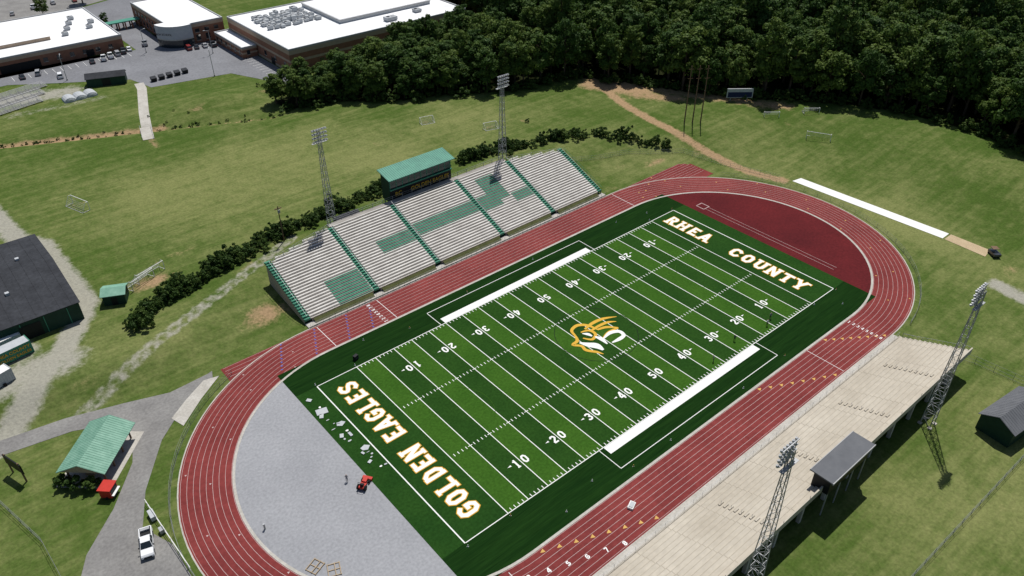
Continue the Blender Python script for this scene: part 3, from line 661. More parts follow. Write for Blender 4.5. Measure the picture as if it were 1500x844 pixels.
mb=MB(); mb.gable((-76.3,76.0),4.6,4.0,2.9,5.6,6.3,-.45,'dkgreen','mint',.35); mb.box(-.6,.6,-2.06,-2.01,2.9,4.9,'black',org=(-76.3,76),rot=-.45); mb.obj("garden_shed")
def container(org,rot,L_,W_,H_,k,top):
    mb=MB(); z_=hzf(*org); mb.box(-L_/2,L_/2,-W_/2,W_/2,.15,H_,k,top,org=(*org,z_),rot=rot)
    for i in range(int(L_/.5)):
        x=-L_/2+.25+i*.5; mb.box(x-.1,x+.1,-W_/2-.05,-W_/2-.003,.3,H_-.15,k,org=(*org,z_),rot=rot)
    for x in(-L_/2,L_/2): mb.box(x-.08,x+.08,-W_/2-.06,W_/2+.06,.1,H_+.06,k,org=(*org,z_),rot=rot)
    return mb,z_
mb,z_=container((-101,68.8),.16,11,2.6,3.0,'greenp','cream'); o=mb.obj("storage_container")
text("lettering","RHEA COUNTY",(-98.9,67.7,z_+2.1),.95,(math.pi/2,0,.16),'gold',o); text("lettering_lower","GOLDEN EAGLES",(-98.9,67.7,z_+.95),.85,(math.pi/2,0,.16),'gold',o)
mb,z_=container((-103.4,62),.3,5.5,2.4,2.9,'cream','white'); 
for x in(-1,1):
    for y in(-1.3,1.3): mb.rod((-103.4+x,62+y-.1,z_+.35),(-103.4+x,62+y+.12,z_+.35),.35,.35,'tyre',12)
mb.obj("cargo_trailer")
mb,z_=container((-101,73.6),.16,9,3,2.6,'cream','white'); mb.obj("storage_container")
# pavilion
e=empty("picnic_pavilion"); rot=math.atan2(37.1-28.4,-89.9+97.8); org=(-93.9,32.6)
mb=MB()
for i in(-5,-1.7,1.7,5):
    for j in(-3.2,3.2): mb.box(i-.12,i+.12,j-.12,j+.12,0,3.0,'wood',org=(*org,0),rot=rot)
mb.obj("posts",e)
mb=MB(); c_,s_=math.cos(rot),math.sin(rot); TT=lambda u,v_,w_:(org[0]+c_*u-s_*v_,org[1]+s_*u+c_*v_,w_)
for sg in(-1,1):
    a=[TT(-6.2,sg*4.3,2.9),TT(6.2,sg*4.3,2.9),TT(6.2,0,4.8),TT(-6.2,0,4.8)]; b2=[(p[0],p[1],p[2]+.12) for p in a]
    mb.face(b2 if sg<0 else b2[::-1],'mint'); mb.face(a[::-1] if sg<0 else a,'wood')
    for i in (0,1,3): j=(i+1)%4; mb.face([a[i],a[j],b2[j],b2[i]],'mint')
    mb.face([TT(sg*5.9,-4.0,2.9),TT(sg*5.9,4.0,2.9),TT(sg*5.9,0,4.7)],'woodp')
    for i in range(26):
        u=-6.1+i*12.2/25; mb.rod(TT(u,sg*4.28,3.04),TT(u,sg*.02,4.94),.03,.03,'mint',4)
mb.obj("roof",e)
mb=MB(); mb.box(-6.8,6.8,-4.9,4.9,-.1,.06,'conc',org=(*org,0),rot=rot); mb.obj("slab",e)
mb=MB()
for i in(-3.4,0,3.4):
    mb.box(i-.9,i+.9,-.4,.4,.72,.78,'woodp',org=(*org,.06),rot=rot)
    for s2 in(-.75,.75): mb.box(i-.9,i+.9,s2-.14,s2+.14,.42,.47,'woodp',org=(*org,.06),rot=rot)
    for s2 in(-.6,.6): mb.box(i+s2-.05,i+s2+.05,-.8,.8,0,.42,'woodp',org=(*org,.06),rot=rot); mb.box(i+s2-.05,i+s2+.05,-.1,.1,.42,.72,'woodp',org=(*org,.06),rot=rot)
mb.obj("picnic_tables",e)
mb=MB(); org=(-95.4,23.2); R0=.8
mb.box(-1.1,1.1,-1.0,1.0,.3,2.1,'red',org=(*org,0),rot=R0); mb.box(-1.25,1.25,-1.15,1.15,2.1,2.25,'red',org=(*org,0),rot=R0); mb.box(-.9,.9,-1.06,-1.003,1.0,1.9,'black',org=(*org,0),rot=R0); mb.box(-1.1,1.1,-1.5,-1.06,.9,.98,'white',org=(*org,0),rot=R0)
for s_ in(-1,1): mb.rod((org[0]+s_*.7,org[1]+s_*.9-.1,.3),(org[0]+s_*.7,org[1]+s_*.9+.1,.3),.3,.3,'tyre',10)
mb.obj("red_concession_cart")
mb=MB(); org=(-106.3,37.5); 
for x in(-2,2): mb.box(x-.12,x+.12,-.12,.12,0,4.6,'wood',org=(*org,0),rot=1.9)
mb.box(-2.6,2.6,-.1,.1,2.2,4.4,'black',org=(*org,0),rot=1.9); mb.box(-2.4,2.4,-.14,-.103,2.4,4.2,'dkroof',org=(*org,0),rot=1.9); mb.obj("billboard_sign")
mb=MB(); mb.gable((40.5,-70.2),13,6.2,0,3.6,5.2,-.13,'dkgreen','slate',.4); mb.box(-1.3,1.3,3.12,3.17,0,2.6,'black',org=(40.5,-70.2),rot=-.13)
cc,ss=math.cos(-.13),math.sin(-.13)
for i in range(22):
    u=-6.8+i*13.6/21
    for sg in(-1,1):
        A=(u,sg*3.45,3.58);B=(u,.02*sg,5.38); mb.rod((40.5+cc*A[0]-ss*A[1],-70.2+ss*A[0]+cc*A[1],A[2]),(40.5+cc*B[0]-ss*B[1],-70.2+ss*B[0]+cc*B[1],B[2]),.03,.03,'slate',4)
mb.obj("barn_shed")
mb=MB(); 
for s_ in(-1,1): mb.rod((127+s_*3*.75,56.5-s_*3*.6,2.5),(127+s_*3*.75,56.5-s_*3*.6,7),.15,.15,'steel')
mb.box(-4.5,4.5,-.2,.2,4.2,7.4,'cream',org=(127,56.3,0),rot=-.68); mb.box(-4.2,4.2,-.26,-.203,4.4,6.2,'navy',org=(127,56.3,0),rot=-.68); mb.obj("scoreboard")
def goal(x,y,rot,w=7.3,h=2.44,dd=2.2):
    mb=MB(); z_=hzf(x,y); c,s_=math.cos(rot),math.sin(rot); T=lambda a,b,cc:(x+c*a-s_*b,y+s_*a+c*b,z_+cc)
    for a in(-w/2,w/2):
        mb.rod(T(a,0,0),T(a,0,h),.08,.08,'white',6); mb.rod(T(a,0,h),T(a,.7,h),.05,.05,'white',5); mb.rod(T(a,.7,h),T(a,dd,0.05),.05,.05,'white',5); mb.rod(T(a,0,.05),T(a,dd,.05),.05,.05,'white',5)
    mb.rod(T(-w/2,0,h),T(w/2,0,h),.08,.08,'white',6); mb.rod(T(-w/2,dd,.05),T(w/2,dd,.05),.05,.05,'white',5)
    for i in range(1,15): a=-w/2+i*w/15; mb.rod(T(a,.7,h),T(a,dd,.05),.018,.018,'net',3); 
    for i in range(1,6): t=i/6; mb.rod(T(-w/2,.7+(dd-.7)*t,h*(1-t)),T(w/2,.7+(dd-.7)*t,h*(1-t)),.018,.018,'net',3)
    mb.obj("soccer_goal")
goal(-69.5,126,1.9); goal(-67,80,.35); goal(-69.5,78.3,.45,6.5); goal(123,22.5,-1.1); goal(34,112,2.9,4.5,1.8); goal(47,95,2.9,4.5,1.8); goal(126,42,-.7,5,2); goal(137,34,-.7,5,2)

# ------------------------------------------------------------------ fences
def fence(pl,h=1.5,sp=3.0,name="chain_link_fence"):
    mb=MB(); 
    for a,b_ in zip(pl[:-1],pl[1:]):
        n=max(1,int(math.dist(a,b_)/sp)); P=[(a[0]+(b_[0]-a[0])*i/n,a[1]+(b_[1]-a[1])*i/n) for i in range(n+1)]
        for p in P[:-1]: z_=hzf(*p); mb.rod((*p,z_-.1),(*p,z_+h),.04,.04,'fence',5)
        for p,q in zip(P[:-1],P[1:]):
            for hh in [h,h*.5,.08]: mb.rod((*p,hzf(*p)+hh),(*q,hzf(*q)+hh),.025,.025,'fence',4)
            for i in range(1,10):
                t=i/10; x=p[0]+(q[0]-p[0])*t; y=p[1]+(q[1]-p[1])*t; z_=hzf(x,y); mb.rod((x,y,z_+.08),(x,y,z_+h),.007,.007,'fence',3)
    mb.obj(name)
fence([(CL-43.3*math.sin(t),43.3*math.cos(t)) for t in np.linspace(.45,2.6,26)],1.3)
fence([(49,-44.2),(53,-58),(54,-69),(62,-90)],1.8)
fence([(CR+43.3*math.sin(t),-43.3*math.cos(t)) for t in np.linspace(.15,2.3,24)],1.2)
fence([(-20,-74.2),(-5,-74.4),(35,-75.4),(60,-76.3)],1.6)
fence([(48,62),(70,55),(84,45),(93,16)],1.3)
fence([(-112,40),(-107,20),(-106,2),(-110,-14)],1.5)

# ------------------------------------------------------------------ vehicles
def car(x,y,rot,k='silver',kind='car',name="parked_car"):
    mb=MB(); z_=hzf(x,y)+.06; c,s_=math.cos(rot),math.sin(rot); T=lambda a,b,cc:(x+c*a-s_*b,y+s_*a+c*b,z_+cc)
    if kind=='car': body=[(-2.25,.3),(-2.3,.75),(-2.1,.92),(-1.2,.96),(1.0,.98),(2.0,.82),(2.25,.65),(2.25,.3)]; cab=[(-1.75,.96),(-1.25,1.42),(.35,1.45),(1.15,.97)]; Wd=.9
    elif kind=='van': body=[(-2.4,.3),(-2.45,1.0),(-2.3,1.05),(1.4,1.05),(2.2,.9),(2.4,.7),(2.4,.3)]; cab=[(-2.3,1.05),(-2.1,1.78),(.6,1.8),(1.5,1.05)]; Wd=.95
    else: body=[(-2.9,.45),(-2.9,1.12),(-.55,1.12),(1.3,1.12),(2.6,1.05),(2.85,.85),(2.85,.45)]; cab=[(-.75,1.12),(-.6,1.85),(.75,1.85),(1.45,1.12)]; Wd=1.0
    def ext(pr,w0,w1,km,zt):
        n=len(pr); W_=[w0+(w1-w0)*max(0,(p[1]-pr[0][1]))/(zt-pr[0][1]) for p in pr]
        mb.face([T(p[0],-w,p[1]) for p,w in zip(pr,W_)],km); mb.face([T(p[0],w,p[1]) for p,w in zip(pr,W_)][::-1],km)
        for i in range(n): 
            j=(i+1)%n; mb.face([T(pr[i][0],W_[i],pr[i][1]),T(pr[j][0],W_[j],pr[j][1]),T(pr[j][0],-W_[j],pr[j][1]),T(pr[i][0],-W_[i],pr[i][1])],km)
    ext(body,Wd,Wd*.94,k,1.0); zt=cab[1][1]; ext(cab,Wd*.93,Wd*.74,'glass',zt)
    a,b_=cab[1],cab[2]; mb.box(a[0]+.02,b_[0]-.02,-Wd*.74,Wd*.74,zt+.005,zt+.05,k,org=(x,y,z_),rot=rot)
    for p,q in((cab[0],cab[1]),(cab[3],cab[2])):
        for s in(-1,1): mb.rod(T(p[0],s*Wd*.925,p[1]),T(q[0],s*Wd*.74,q[1]),.05,.05,k,4)
    mx=(a[0]+b_[0])/2
    for s in(-1,1): mb.rod(T(mx,s*Wd*.93,cab[0][1]),T(mx,s*Wd*.745,zt),.05,.05,k,4)
    wb=1.4 if kind!='truck' else 1.85; r=.33 if kind!='truck' else .42
    for a in(-wb,wb):
        for s in(-1,1): mb.rod(T(a,s*(Wd-.2),r-.04),T(a,s*(Wd+.03),r-.04),r,r,'tyre',14); mb.rod(T(a,s*(Wd+.031),r-.04),T(a,s*(Wd+.045),r-.04),r*.55,r*.55,'steel',10)
    if kind=='truck':
        mb.box(-2.75,-.85,-.82,.82,1.122,1.14,'black',org=(x,y,z_),rot=rot)
        for yy in((-.98,-.84),(.84,.98)): mb.box(-2.85,-.8,yy[0],yy[1],1.122,1.32,k,org=(x,y,z_),rot=rot)
        mb.box(-2.92,-2.78,-.83,.83,1.122,1.32,k,org=(x,y,z_),rot=rot); mb.box(-2.6,-2.1,-.7,.7,1.142,1.5,'steel',org=(x,y,z_),rot=rot)
        for s in(-1,1): mb.box(1.05,1.2,s*1.1-.1,s*1.1+.1,1.15,1.35,'black',org=(x,y,z_),rot=rot)
    fx=body[-1][0]
    mb.box(fx+.003,fx+.04,-.6,.6,.45,.68,'black',org=(x,y,z_),rot=rot)
    for s in(-1,1): mb.box(fx+.003,fx+.05,s*.72-.13,s*.72+.13,.6,.75,'lamp',org=(x,y,z_),rot=rot); mb.box(body[0][0]-.05,body[0][0]-.003,s*.75-.1,s*.75+.1,.65,.9,'red',org=(x,y,z_),rot=rot)
    return mb.obj(name)
car(-94.2,8.4,-1.85,'whitecar','truck',"pickup_truck")
for i,(x,y,k,kd) in enumerate([(-27.5,242.5,'whitecar','truck'),(-24.6,243.5,'whitecar','truck'),(-21.7,244.5,'silver','van'),(-18.8,246,'dkcar','truck'),(-16.2,247.5,'whitecar','car'),(2.5,233,'redcar','van'),(5.6,232.4,'dkcar','car'),(8.8,231.8,'silver','car'),(11.8,231,'dkcar','truck'),(-9,250,'silver','truck'),(-46,233,'whitecar','van'),(-57,241,'dkcar','car'),(-51.4,241.5,'silver','van'),(-32,241.8,'dkcar','car'),(-60,330,'whitecar','car'),(-52,332,'dkcar','car'),(-40,331,'silver','car'),(-12,336,'redcar','car'),(5,345,'whitecar','van'),(-30,336,'whitecar','truck'),(-21,338,'silver','car')]):
    car(x,y,1.3+.1*(i%3),k,kd)
for i in range(5):
    x=-21+i*3.0; y=206.4+.25*i; mb=MB(); 
    P=[(-.9,-.7,.1),(.9,-.7,.1),(.9,.7,.1),(-.9,.7,.1)]; Q=[(-1.0,-.9,1.3),(1.0,-.9,1.3),(1.0,.9,1.7),(-1.0,.9,1.7)]
    P=[(x+a,y+b_,3.05+c_) for a,b_,c_ in P]; Q=[(x+a,y+b_,3.05+c_) for a,b_,c_ in Q]
    mb.face(P[::-1],'black'); mb.face(Q,'dkroof')
    for a in range(4): b_=(a+1)%4; mb.face([P[a],P[b_],Q[b_],Q[a]],'black')
    for s in(-1.05,1.05): mb.box(x+s-.04,x+s+.04,y-.5,y+.5,3.9,4.1,'steel')
    mb.obj("dumpster")
def lamp(x,y,h=9,rot=0):
    mb=MB(); z_=hzf(x,y); mb.rod((x,y,z_-.1),(x,y,z_+h),.13,.09,'steel',8); c,s_=math.cos(rot),math.sin(rot)
    mb.rod((x,y,z_+h-.1),(x+c*1.4,y+s_*1.4,z_+h+.25),.06,.06,'steel',6); mb.box(1.2,1.9,-.16,.16,h+.18,h+.34,'cream',org=(x,y,z_),rot=rot); mb.rod((x,y,z_-.1),(x,y,z_+.6),.25,.25,'conc',8); mb.obj("street_lamp")
lamp(-2,197,10,1.2); lamp(-45,228,9,1.2); lamp(-12,240,9,0); lamp(8,222,9,3)
for r in range(3):
    mb=MB(); O=(-66+r*2.4,211+r*7.2,3)
    for i in range(7): mb.box(-9,9,-1.8+i*.6,-1.45+i*.6,.45+i*.14,.5+i*.14,'roofG',org=O,rot=.28)
    for a in np.arange(-8.5,9,2.8):
        mb.box(a-.06,a+.06,-1.8,2.1,.1,.4,'steel',org=O,rot=.28); mb.box(a-.06,a+.06,1.9,2.05,.4,1.3,'steel',org=O,rot=.28)
    mb.obj("aluminium_bleacher")
for i in range(3):
    mb=MB(); x,y=-50+i*3.6,207.5+i*.3
    n=9; pr=[(2.0*math.cos(t),1.5*math.sin(t)) for t in np.linspace(0,math.pi,n)]
    yy=[-2.6,-2.2,0,2.2,2.6]; sc_=[.55,1,1.05,1,.55]
    R2=[[(x+a*s2,y+b2,3+c2*s2) for a,c2 in pr] for b2,s2 in zip(yy,sc_)]
    for u in range(4):
        for v_ in range(n-1): mb.face([R2[u][v_],R2[u][v_+1],R2[u+1][v_+1],R2[u+1][v_]],'cream')
    mb.face(R2[0][::-1],'cream'); mb.face(R2[-1],'cream'); mb.obj("tarp_shelter")
# ------------------------------------------------------------------ small things on the field
mb=MB(); x,y=-61.1,-3.6; R0=.6; o3=(x,y,.03)
mb.box(-1.1,.2,-.55,.55,.45,.75,'red',org=o3,rot=R0); mb.box(.2,1.2,-.4,.4,.45,1.0,'red',org=o3,rot=R0); mb.box(-.7,-.2,-.3,.3,.75,.95,'black',org=o3,rot=R0); mb.box(-.85,-.7,-.3,.3,.75,1.4,'black',org=o3,rot=R0)
T=lambda a,b_,c_:(x+math.cos(R0)*a-math.sin(R0)*b_,y+math.sin(R0)*a+math.cos(R0)*b_,c_)
for a,r in((-.8,.5),(.85,.33)):
    for s in(-1,1): mb.rod(T(a,s*.5,r+.03),T(a,s*.8,r+.03),r,r,'tyre',14)
mb.rod(T(.15,0,.9),T(-.1,0,1.3),.03,.03,'black',5)
for s in(-.5,.5): mb.rod(T(-.95,s,.7),T(-.95,s,1.9),.035,.035,'black',4)
mb.rod(T(-.95,-.5,1.9),T(-.95,.5,1.9),.035,.035,'black',4); mb.box(1.3,1.9,-.9,.9,.08,.5,'red',org=o3,rot=R0); mb.obj("utility_tractor")
mb=MB(); r=random.Random(5)
for i in range(26):
    t=i/26; x=-58.3+2.4*t+r.uniform(-1.0,1.0); y=21-24*t+r.uniform(-1.5,1.5); w=r.uniform(.15,.6); h=r.uniform(.1,.4); a=r.uniform(0,3)
    if i in(3,11,20): w,h=1.1,.8
    if i%3: P=[(x+math.cos(a+k*1.257)*w*r.uniform(.6,1),y+math.sin(a+k*1.257)*h*r.uniform(.6,1),.10+i*.002) for k in range(5)]; mb.face(P,'white' if i%4==1 else 'cream')
    else: mb.box(-w,w,-h,h,0,.12,'cream',org=(x,y,.1),rot=a)
mb.obj("turf_scraps")
def pers(x,y,rot,top,bot,lean=0,name="person"):
    bm=bmesh.new(); sk=bm.verts.layers.skin.verify()
    J=dict(pel=(0,0,.95,.14),ch=(lean*.5,0,1.3,.16),nk=(lean,0,1.5,.065),hd=(lean*1.1,0,1.62,.10),hd2=(lean*1.2,0,1.74,.09),
      sl=(lean*.9,.19,1.44,.065),el=(lean*.9+.05,.27,1.15,.045),wl=(lean+.15,.24,.92,.032),sr=(lean*.9,-.19,1.44,.065),er=(lean*.9+.02,-.28,1.15,.045),wr=(lean+.1,-.25,.9,.032),hl=(lean+.2,.24,.84,.035),hr=(lean+.13,-.25,.81,.035),
      kl=(.06,.11,.5,.07),al=(-.04,.12,.09,.045),fl=(.12,.13,.05,.045),kr=(.0,-.11,.5,.07),ar=(-.12,-.12,.09,.045),fr=(.06,-.13,.05,.045),pl=(0,.09,.88,.1),pr=(0,-.09,.88,.1))
    V={}
    for k,(a,b_,c_,r_) in J.items(): v_=bm.verts.new((a,b_,c_)); v_[sk].radius=(r_,r_); V[k]=v_
    V['pel'][sk].use_root=True
    for a,b_ in(('pel','ch'),('ch','nk'),('nk','hd'),('hd','hd2'),('ch','sl'),('sl','el'),('el','wl'),('wl','hl'),('ch','sr'),('sr','er'),('er','wr'),('wr','hr'),('pel','pl'),('pl','kl'),('kl','al'),('al','fl'),('pel','pr'),('pr','kr'),('kr','ar'),('ar','fr')): bm.edges.new((V[a],V[b_]))
    me=bpy.data.meshes.new("body"); bm.to_mesh(me); bm.free(); o=bpy.data.objects.new(name,me); COL.objects.link(o)
    o.modifiers.new("s",'SKIN'); ss=o.modifiers.new("u",'SUBSURF'); ss.levels=1; ss.render_levels=1
    dg=bpy.context.evaluated_depsgraph_get(); m2=bpy.data.meshes.new_from_object(o.evaluated_get(dg)); o.modifiers.clear(); o.data=m2
    for k in(top,bot,'skin','bark'): m2.materials.append(M[k])
    for p in m2.polygons:
        z_=p.center.z; yy=abs(p.center.y); p.material_index=3 if z_>1.72 else 2 if (z_>1.5 or (yy>.2 and z_<1.2)) else 1 if z_<.95 and z_>.12 else 3 if z_<=.12 else 0
        p.use_smooth=True
    o.location=(x,y,.05); o.rotation_euler=(0,0,rot)
pers(20.9,-21.1,.5,'navy','black'); pers(12,-22.4,2.5,'shirt','navy',.12); pers(30.8,-22.5,-2,'white','black'); pers(33.5,-21.5,1,'shirt','black'); pers(-62.8,-.8,1,'shirt','navy')
for i,(x,y) in enumerate([(-45.7,-25),(-54.9,-25.2),(45.7,-25),(54.9,-25),(-45.7,25),(45.7,25),(54.9,25),(-54.9,25),(-30,-28.6),(-22,-31),(-12,-31.2),(10,-31.4),(25,-31),(-38,-30.5),(-40,31),(-30,28),(38,30),(48,28),(-12,30.6),(9,31),(51,-29)]):
    mb=MB(); mb.box(x-.12,x+.12,y-.12,y+.12,.046,.07,'white'); mb.rod((x,y,.07),(x,y,.5),.12,.05,'white' if i%3 else 'yel',6); mb.obj("field_marker")
mb=MB(); mb.box(-.8,.8,-.5,.5,.05,.45,'white',org=(-28.8,-36.8,0),rot=.4); mb.box(-.6,.6,-.35,.35,.455,.55,'cream',org=(-28.8,-36.8,0),rot=.4); mb.obj("foam_mat")
mb=MB()
for j,(x,y,a) in enumerate([(-75.5,-12.6,.4),(-73.5,-15,1.2)]):
    for i in (0,2,5): mb.box(-1.2,1.2,-1.0+i*.38,-.88+i*.38,.14,.22,'woodp',org=(x,y,.03),rot=a)
    for s in(-1.1,0,1.1): mb.box(s-.06,s+.06,-1.05,1.05,.0,.135,'woodp',org=(x,y,.03),rot=a)
mb.obj("wooden_frame")
mb=MB(); mb.rod((-78.3,-.8,.02),(-78.3,-.8,1.1),.16,.14,'conc',8); mb.rod((-78.3,-.8,1.1),(-78.3,-.8,1.3),.2,.2,'steel',8); mb.obj("bollard_post")
mb=MB(); mb.box(-.5,.5,-.35,.35,.1,1.1,'black',org=(-44.5,26.6,0),rot=.3); mb.box(-.4,.4,-.38,-.352,.3,.9,'dkroof',org=(-44.5,26.6,0),rot=.3); mb.obj("speaker_cabinet")
mb=MB()
for i in range(6):
    y=16-i*3.2; x=-91.4+.12*i; mb.rod((x,y,0),(x,y,1.3),.05,.05,'white',5)
mb.rod((-91.4,17,1.3),(-90.7,-1,1.3),.05,.05,'white',5); mb.rod((-91.4,17,.7),(-90.7,-1,.7),.04,.04,'white',5)
mb.box(-92.0,-91.1,12.5,14.5,.2,1.1,'cream'); mb.box(-91.8,-91.0,9,10,.2,1.0,'steel'); mb.obj("equipment_rack")
mb=MB(); o3=(98.6,-42.6,0)
mb.box(-1.5,1.5,-.9,.9,.5,1.1,'dkcar',org=o3,rot=.9); mb.box(-.2,1.3,-.8,.8,1.9,1.98,'wood',org=o3,rot=.9)
for a in(-1,1):
    for s in(-.7,.7): p=(98.6+math.cos(.9)*a-math.sin(.9)*s,-42.6+math.sin(.9)*a+math.cos(.9)*s); mb.rod((p[0]-.1,p[1],.35),(p[0]+.1,p[1],.35),.35,.35,'tyre',10); mb.rod((p[0],p[1],1.1),(p[0],p[1],1.9),.03,.03,'steel',4)
mb.obj("utility_cart")

# ------------------------------------------------------------------ vegetation
def leafmat(name,c1,c2,c3,ra=.5):
    m=bpy.data.materials.new(name); m.use_nodes=True; nt=m.node_tree; N=nt.nodes; L=nt.links; b=N["Principled BSDF"]; b.inputs["Roughness"].default_value=.65; b.inputs["Specular IOR Level"].default_value=.15
    a=N.new("ShaderNodeAttribute"); a.attribute_name="shade"; oi=N.new("ShaderNodeObjectInfo")
    r=N.new("ShaderNodeValToRGB"); e=r.color_ramp.elements; e[0].position=0; e[0].color=(*c1,1); e[1].position=1; e[1].color=(*c3,1); x=e.new(.5); x.color=(*c2,1)
    ad=N.new("ShaderNodeMath"); ad.operation='MULTIPLY_ADD'; ad.inputs[1].default_value=ra; L.new(oi.outputs["Random"],ad.inputs[0]); 
    s_=N.new("ShaderNodeMath"); s_.operation='MULTIPLY'; s_.inputs[1].default_value=.6; L.new(a.outputs["Fac"],s_.inputs[0]); L.new(s_.outputs[0],ad.inputs[2]); L.new(ad.outputs[0],r.inputs[0]); L.new(r.outputs[0],b.inputs["Base Color"])
    t=N.new("ShaderNodeBsdfTranslucent"); L.new(r.outputs[0],t.inputs[0]); mx=N.new("ShaderNodeMixShader"); mx.inputs[0].default_value=.3; L.new(b.outputs[0],mx.inputs[1]); L.new(t.outputs[0],mx.inputs[2]); L.new(mx.outputs[0],N["Material Output"].inputs[0]); return m
M['leaf']=leafmat('foliage',(.020,.050,.010),(.050,.102,.018),(.112,.165,.030),.55)
M['leafb']=leafmat('shrub_foliage',(.018,.042,.008),(.036,.074,.013),(.075,.118,.022))
def make_tree(name,seed,H,R,nb,nl,ls,lk='leaf',trunk=True,base=.28):
    r=np.random.default_rng(seed); mb=MB()
    if trunk:
        mb.rod((0,0,-.5),(0,0,H*.45),H*.02,H*.013,'bark',7); mb.rod((0,0,H*.45),(r.normal()*.4,r.normal()*.4,H*.85),H*.013,H*.004,'bark',6)
    C=[]
    for i in range(nb):
        t=(i+.5)/nb; zc=H*(base+(.93-base)*t)
        rr=R*max(.15,math.sqrt(max(0,1-((t-.38)/.68)**2)))*.66; a=i*2.4+r.uniform(-.5,.5)
        q=rr*r.uniform(.55,1.1); c=np.array([q*math.cos(a),q*math.sin(a),zc]); br=R*r.uniform(.24,.44)*(1-.3*t)
        C.append((c,br)); 
        if trunk and i%2==0 : mb.rod((0,0,zc-H*.14),tuple(c),H*.007,H*.002,'bark',4)
    V=[];SH=[]
    for c,br in C:
        n=int(nl*(br/(R*.4))**2); d=r.normal(size=(n,3)); d/=np.linalg.norm(d,axis=1)[:,None]; d[:,2]=np.where(d[:,2]<-.45,-d[:,2],d[:,2])
        lump=1+.22*np.sin(d[:,0]*5+seed)*np.cos(d[:,1]*6)+.12*np.sin(d[:,2]*9)
        p=c+d*np.array([1,1,.8])*br*(lump*r.uniform(.72,1.12,n))[:,None]
        nn=d+r.normal(size=(n,3))*.5+np.array([0,0,.25]); nn/=np.linalg.norm(nn,axis=1)[:,None]
        u=np.cross(nn,r.normal(size=(n,3))); u/=np.linalg.norm(u,axis=1)[:,None]; w=np.cross(nn,u); s=ls*r.uniform(.6,1.25,n)[:,None]
        q=np.stack([p-u*s,p-w*s*.7,p+u*s,p+w*s*.7],1).reshape(-1,3); V.append(q); sb=r.uniform(.0,.6); SH.append(np.repeat(np.clip(sb+r.uniform(0,.5,n),0,1),4))
    V=np.concatenate(V); SH=np.concatenate(SH); n0=len(mb.v); k=mb.mi(lk); nf=len(V)//4
    mb.v+=V.tolist(); mb.f+=[(n0+4*i,n0+4*i+1,n0+4*i+2,n0+4*i+3) for i in range(nf)]; mb.m+=[k]*nf
    o=mb.obj(name,link=False); at=o.data.attributes.new("shade",'FLOAT','POINT'); at.data.foreach_set("value",np.concatenate([np.zeros(n0),SH]).astype(np.float32))
    return o
TV=[make_tree("tree_variant",s,H,R,nb,390,.43) for s,H,R,nb in((1,20,6.4,20),(2,22,5.8,22),(3,18,7.0,20),(4,24,6.4,23),(5,19,5.2,18),(6,21,7.2,23),(7,17,5.6,18))]
BV=[make_tree("shrub_variant",20+s,2.6,1.7,6,130,.22,'leafb',False,.15) for s in range(4)]
def scatter(name,places,V):
    c=bpy.data.collections.new(name+"_plants")
    for i,(x,y,s,sz) in enumerate(places):
        o=bpy.data.objects.new("plant",V[i%len(V)].data) ; o.location=(x,y,hzf(x,y)-.05); o.rotation_euler=(0,0,random.uniform(0,6.3)); o.scale=(s,s,sz); c.objects.link(o)
    e=bpy.data.objects.new(name,None); e.instance_type='COLLECTION'; e.instance_collection=c; COL.objects.link(e)
pls=[]; sp=7.2
gx,gy=np.meshgrid(np.arange(0,440,sp),np.arange(-110,400,sp)); gx=gx+rng.uniform(-3,3,gx.shape); gy=gy+rng.uniform(-3,3,gy.shape)
ok=inside(gx,gy,FOREST)
for x,y in zip(gx[ok],gy[ok]):
    if x>360 or (x<112 and y>164) or (y>330) or (x<64 and y>112): continue
    s=random.uniform(.68,1.22)
    if y>118 and x<108: s*=.78
    pls.append((x,y,s*random.uniform(.92,1.15),s*random.uniform(.82,1.18)))
gx,gy=np.meshgrid(np.arange(2,66,4.6),np.arange(112,170,4.6)); gx=gx+rng.uniform(-1.8,1.8,gx.shape); gy=gy+rng.uniform(-1.8,1.8,gy.shape)
ok=inside(gx,gy,FOREST)
for x,y in zip(gx[ok],gy[ok]):
    s=random.uniform(.40,.58)+(.14 if x>40 else 0)+(.10 if 22<x<30 else 0)
    pls.append((x,y,s*1.25,s*random.uniform(.9,1.1)))
random.shuffle(pls); scatter("forest",pls,TV)
sh=[]
for a,b_ in zip(FOREST[:13],FOREST[1:14]):
    n=int(math.dist(a,b_)/1.4)
    for i in range(n):
        t=i/n; sh.append((a[0]+(b_[0]-a[0])*t+random.uniform(-2.5,2),a[1]+(b_[1]-a[1])*t+random.uniform(-2.5,2.5),random.uniform(.7,1.7),random.uniform(.7,1.8)))
scatter("forest_undergrowth",sh,BV)
hg=[]
pl_=[(-77,63.5),(-66,69.5),(-51,74.3),(-37,78),(-21,79),(-1,82),(33,81),(61,74),(73,64),(83,48)]
dens=[4.5,4.5,4.3,3.6,2.8,2.4,2.6,1.6,1.0]
for (a,b_),dn in zip(zip(pl_[:-1],pl_[1:]),dens):
    n=int(math.dist(a,b_)*dn)
    for i in range(n):
        t=random.random(); q=random.uniform(.3,1.15)*(1+.25*math.sin(t*9)); hg.append((a[0]+(b_[0]-a[0])*t+random.gauss(0,.9),a[1]+(b_[1]-a[1])*t+random.gauss(0,1.3),q,q*random.uniform(.7,1.2)))
scatter("hedge",hg,BV)
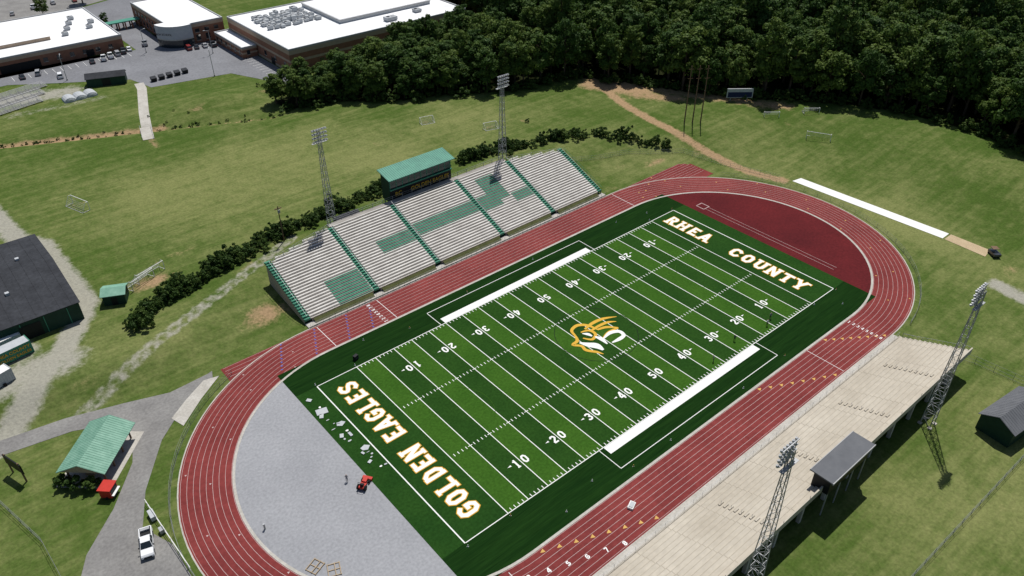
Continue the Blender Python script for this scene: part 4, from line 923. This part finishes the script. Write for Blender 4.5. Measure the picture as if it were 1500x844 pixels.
dt=[(x,183+(x+77)*-.45+random.gauss(0,1.2),random.uniform(.2,.5),random.uniform(.15,.4)) for x in [random.uniform(-100,0) for _ in range(80)]]+[(random.uniform(-36,-22),random.uniform(160,178),.3,.3) for _ in range(10)]+[(random.uniform(5,30),random.uniform(172,178.5),.6,.6) for _ in range(12)]
scatter("ditch_scrub",dt,BV)
for (x,y,s) in((-99.5,28.2,1.25),(-97.3,26.6,1.15),(-101,30.5,1.1),(59,90,.6)):
    o=bpy.data.objects.new("round_bush",BV[int(abs(x))%4].data); o.location=(x,y,hzf(x,y)-.05); o.scale=(s,s,s*.9); COL.objects.link(o)
for (x,y,s) in((-30,318,.5),(-14,283,.35),(-60,325,.6),(-10,330,.7),(-120,70,.6)):
    o=bpy.data.objects.new("deciduous_tree",TV[int(abs(x))%7].data); o.location=(x,y,hzf(x,y)-.05); o.scale=(s,s,s); COL.objects.link(o)

# ------------------------------------------------------------------ light, sky, camera
w=bpy.data.worlds.new("World"); sc.world=w; w.use_nodes=True; nt=w.node_tree
sky=nt.nodes.new("ShaderNodeTexSky"); sky.sky_type='NISHITA'; sky.sun_disc=False; EL,AZ=math.radians(64),math.radians(39)
sky.sun_elevation=EL; sky.sun_rotation=math.pi/2-AZ; nt.links.new(sky.outputs[0],nt.nodes["Background"].inputs[0]); nt.nodes["Background"].inputs[1].default_value=.07
sd=bpy.data.lights.new("sun",'SUN'); sd.energy=4.6; sd.angle=math.radians(.5); sd.color=(1,.965,.91); so=bpy.data.objects.new("sun",sd); COL.objects.link(so)
dv=Vector((math.cos(EL)*math.cos(AZ),math.cos(EL)*math.sin(AZ),math.sin(EL))); so.rotation_euler=(-dv).to_track_quat('-Z','Y').to_euler()
cd=bpy.data.cameras.new("camera"); cam=bpy.data.objects.new("camera",cd); COL.objects.link(cam); sc.camera=cam
cd.sensor_width=36; cd.lens=36*1140.2168/1500; cd.clip_end=6000; cd.clip_start=1
cam.location=(-100.0529,-89.3296,106.9147)
y_,p_=.8665,-.6189; fw=Vector((math.cos(p_)*math.cos(y_),math.cos(p_)*math.sin(y_),math.sin(p_))); cam.rotation_euler=fw.to_track_quat('-Z','Y').to_euler()
sc.view_settings.view_transform='Standard'
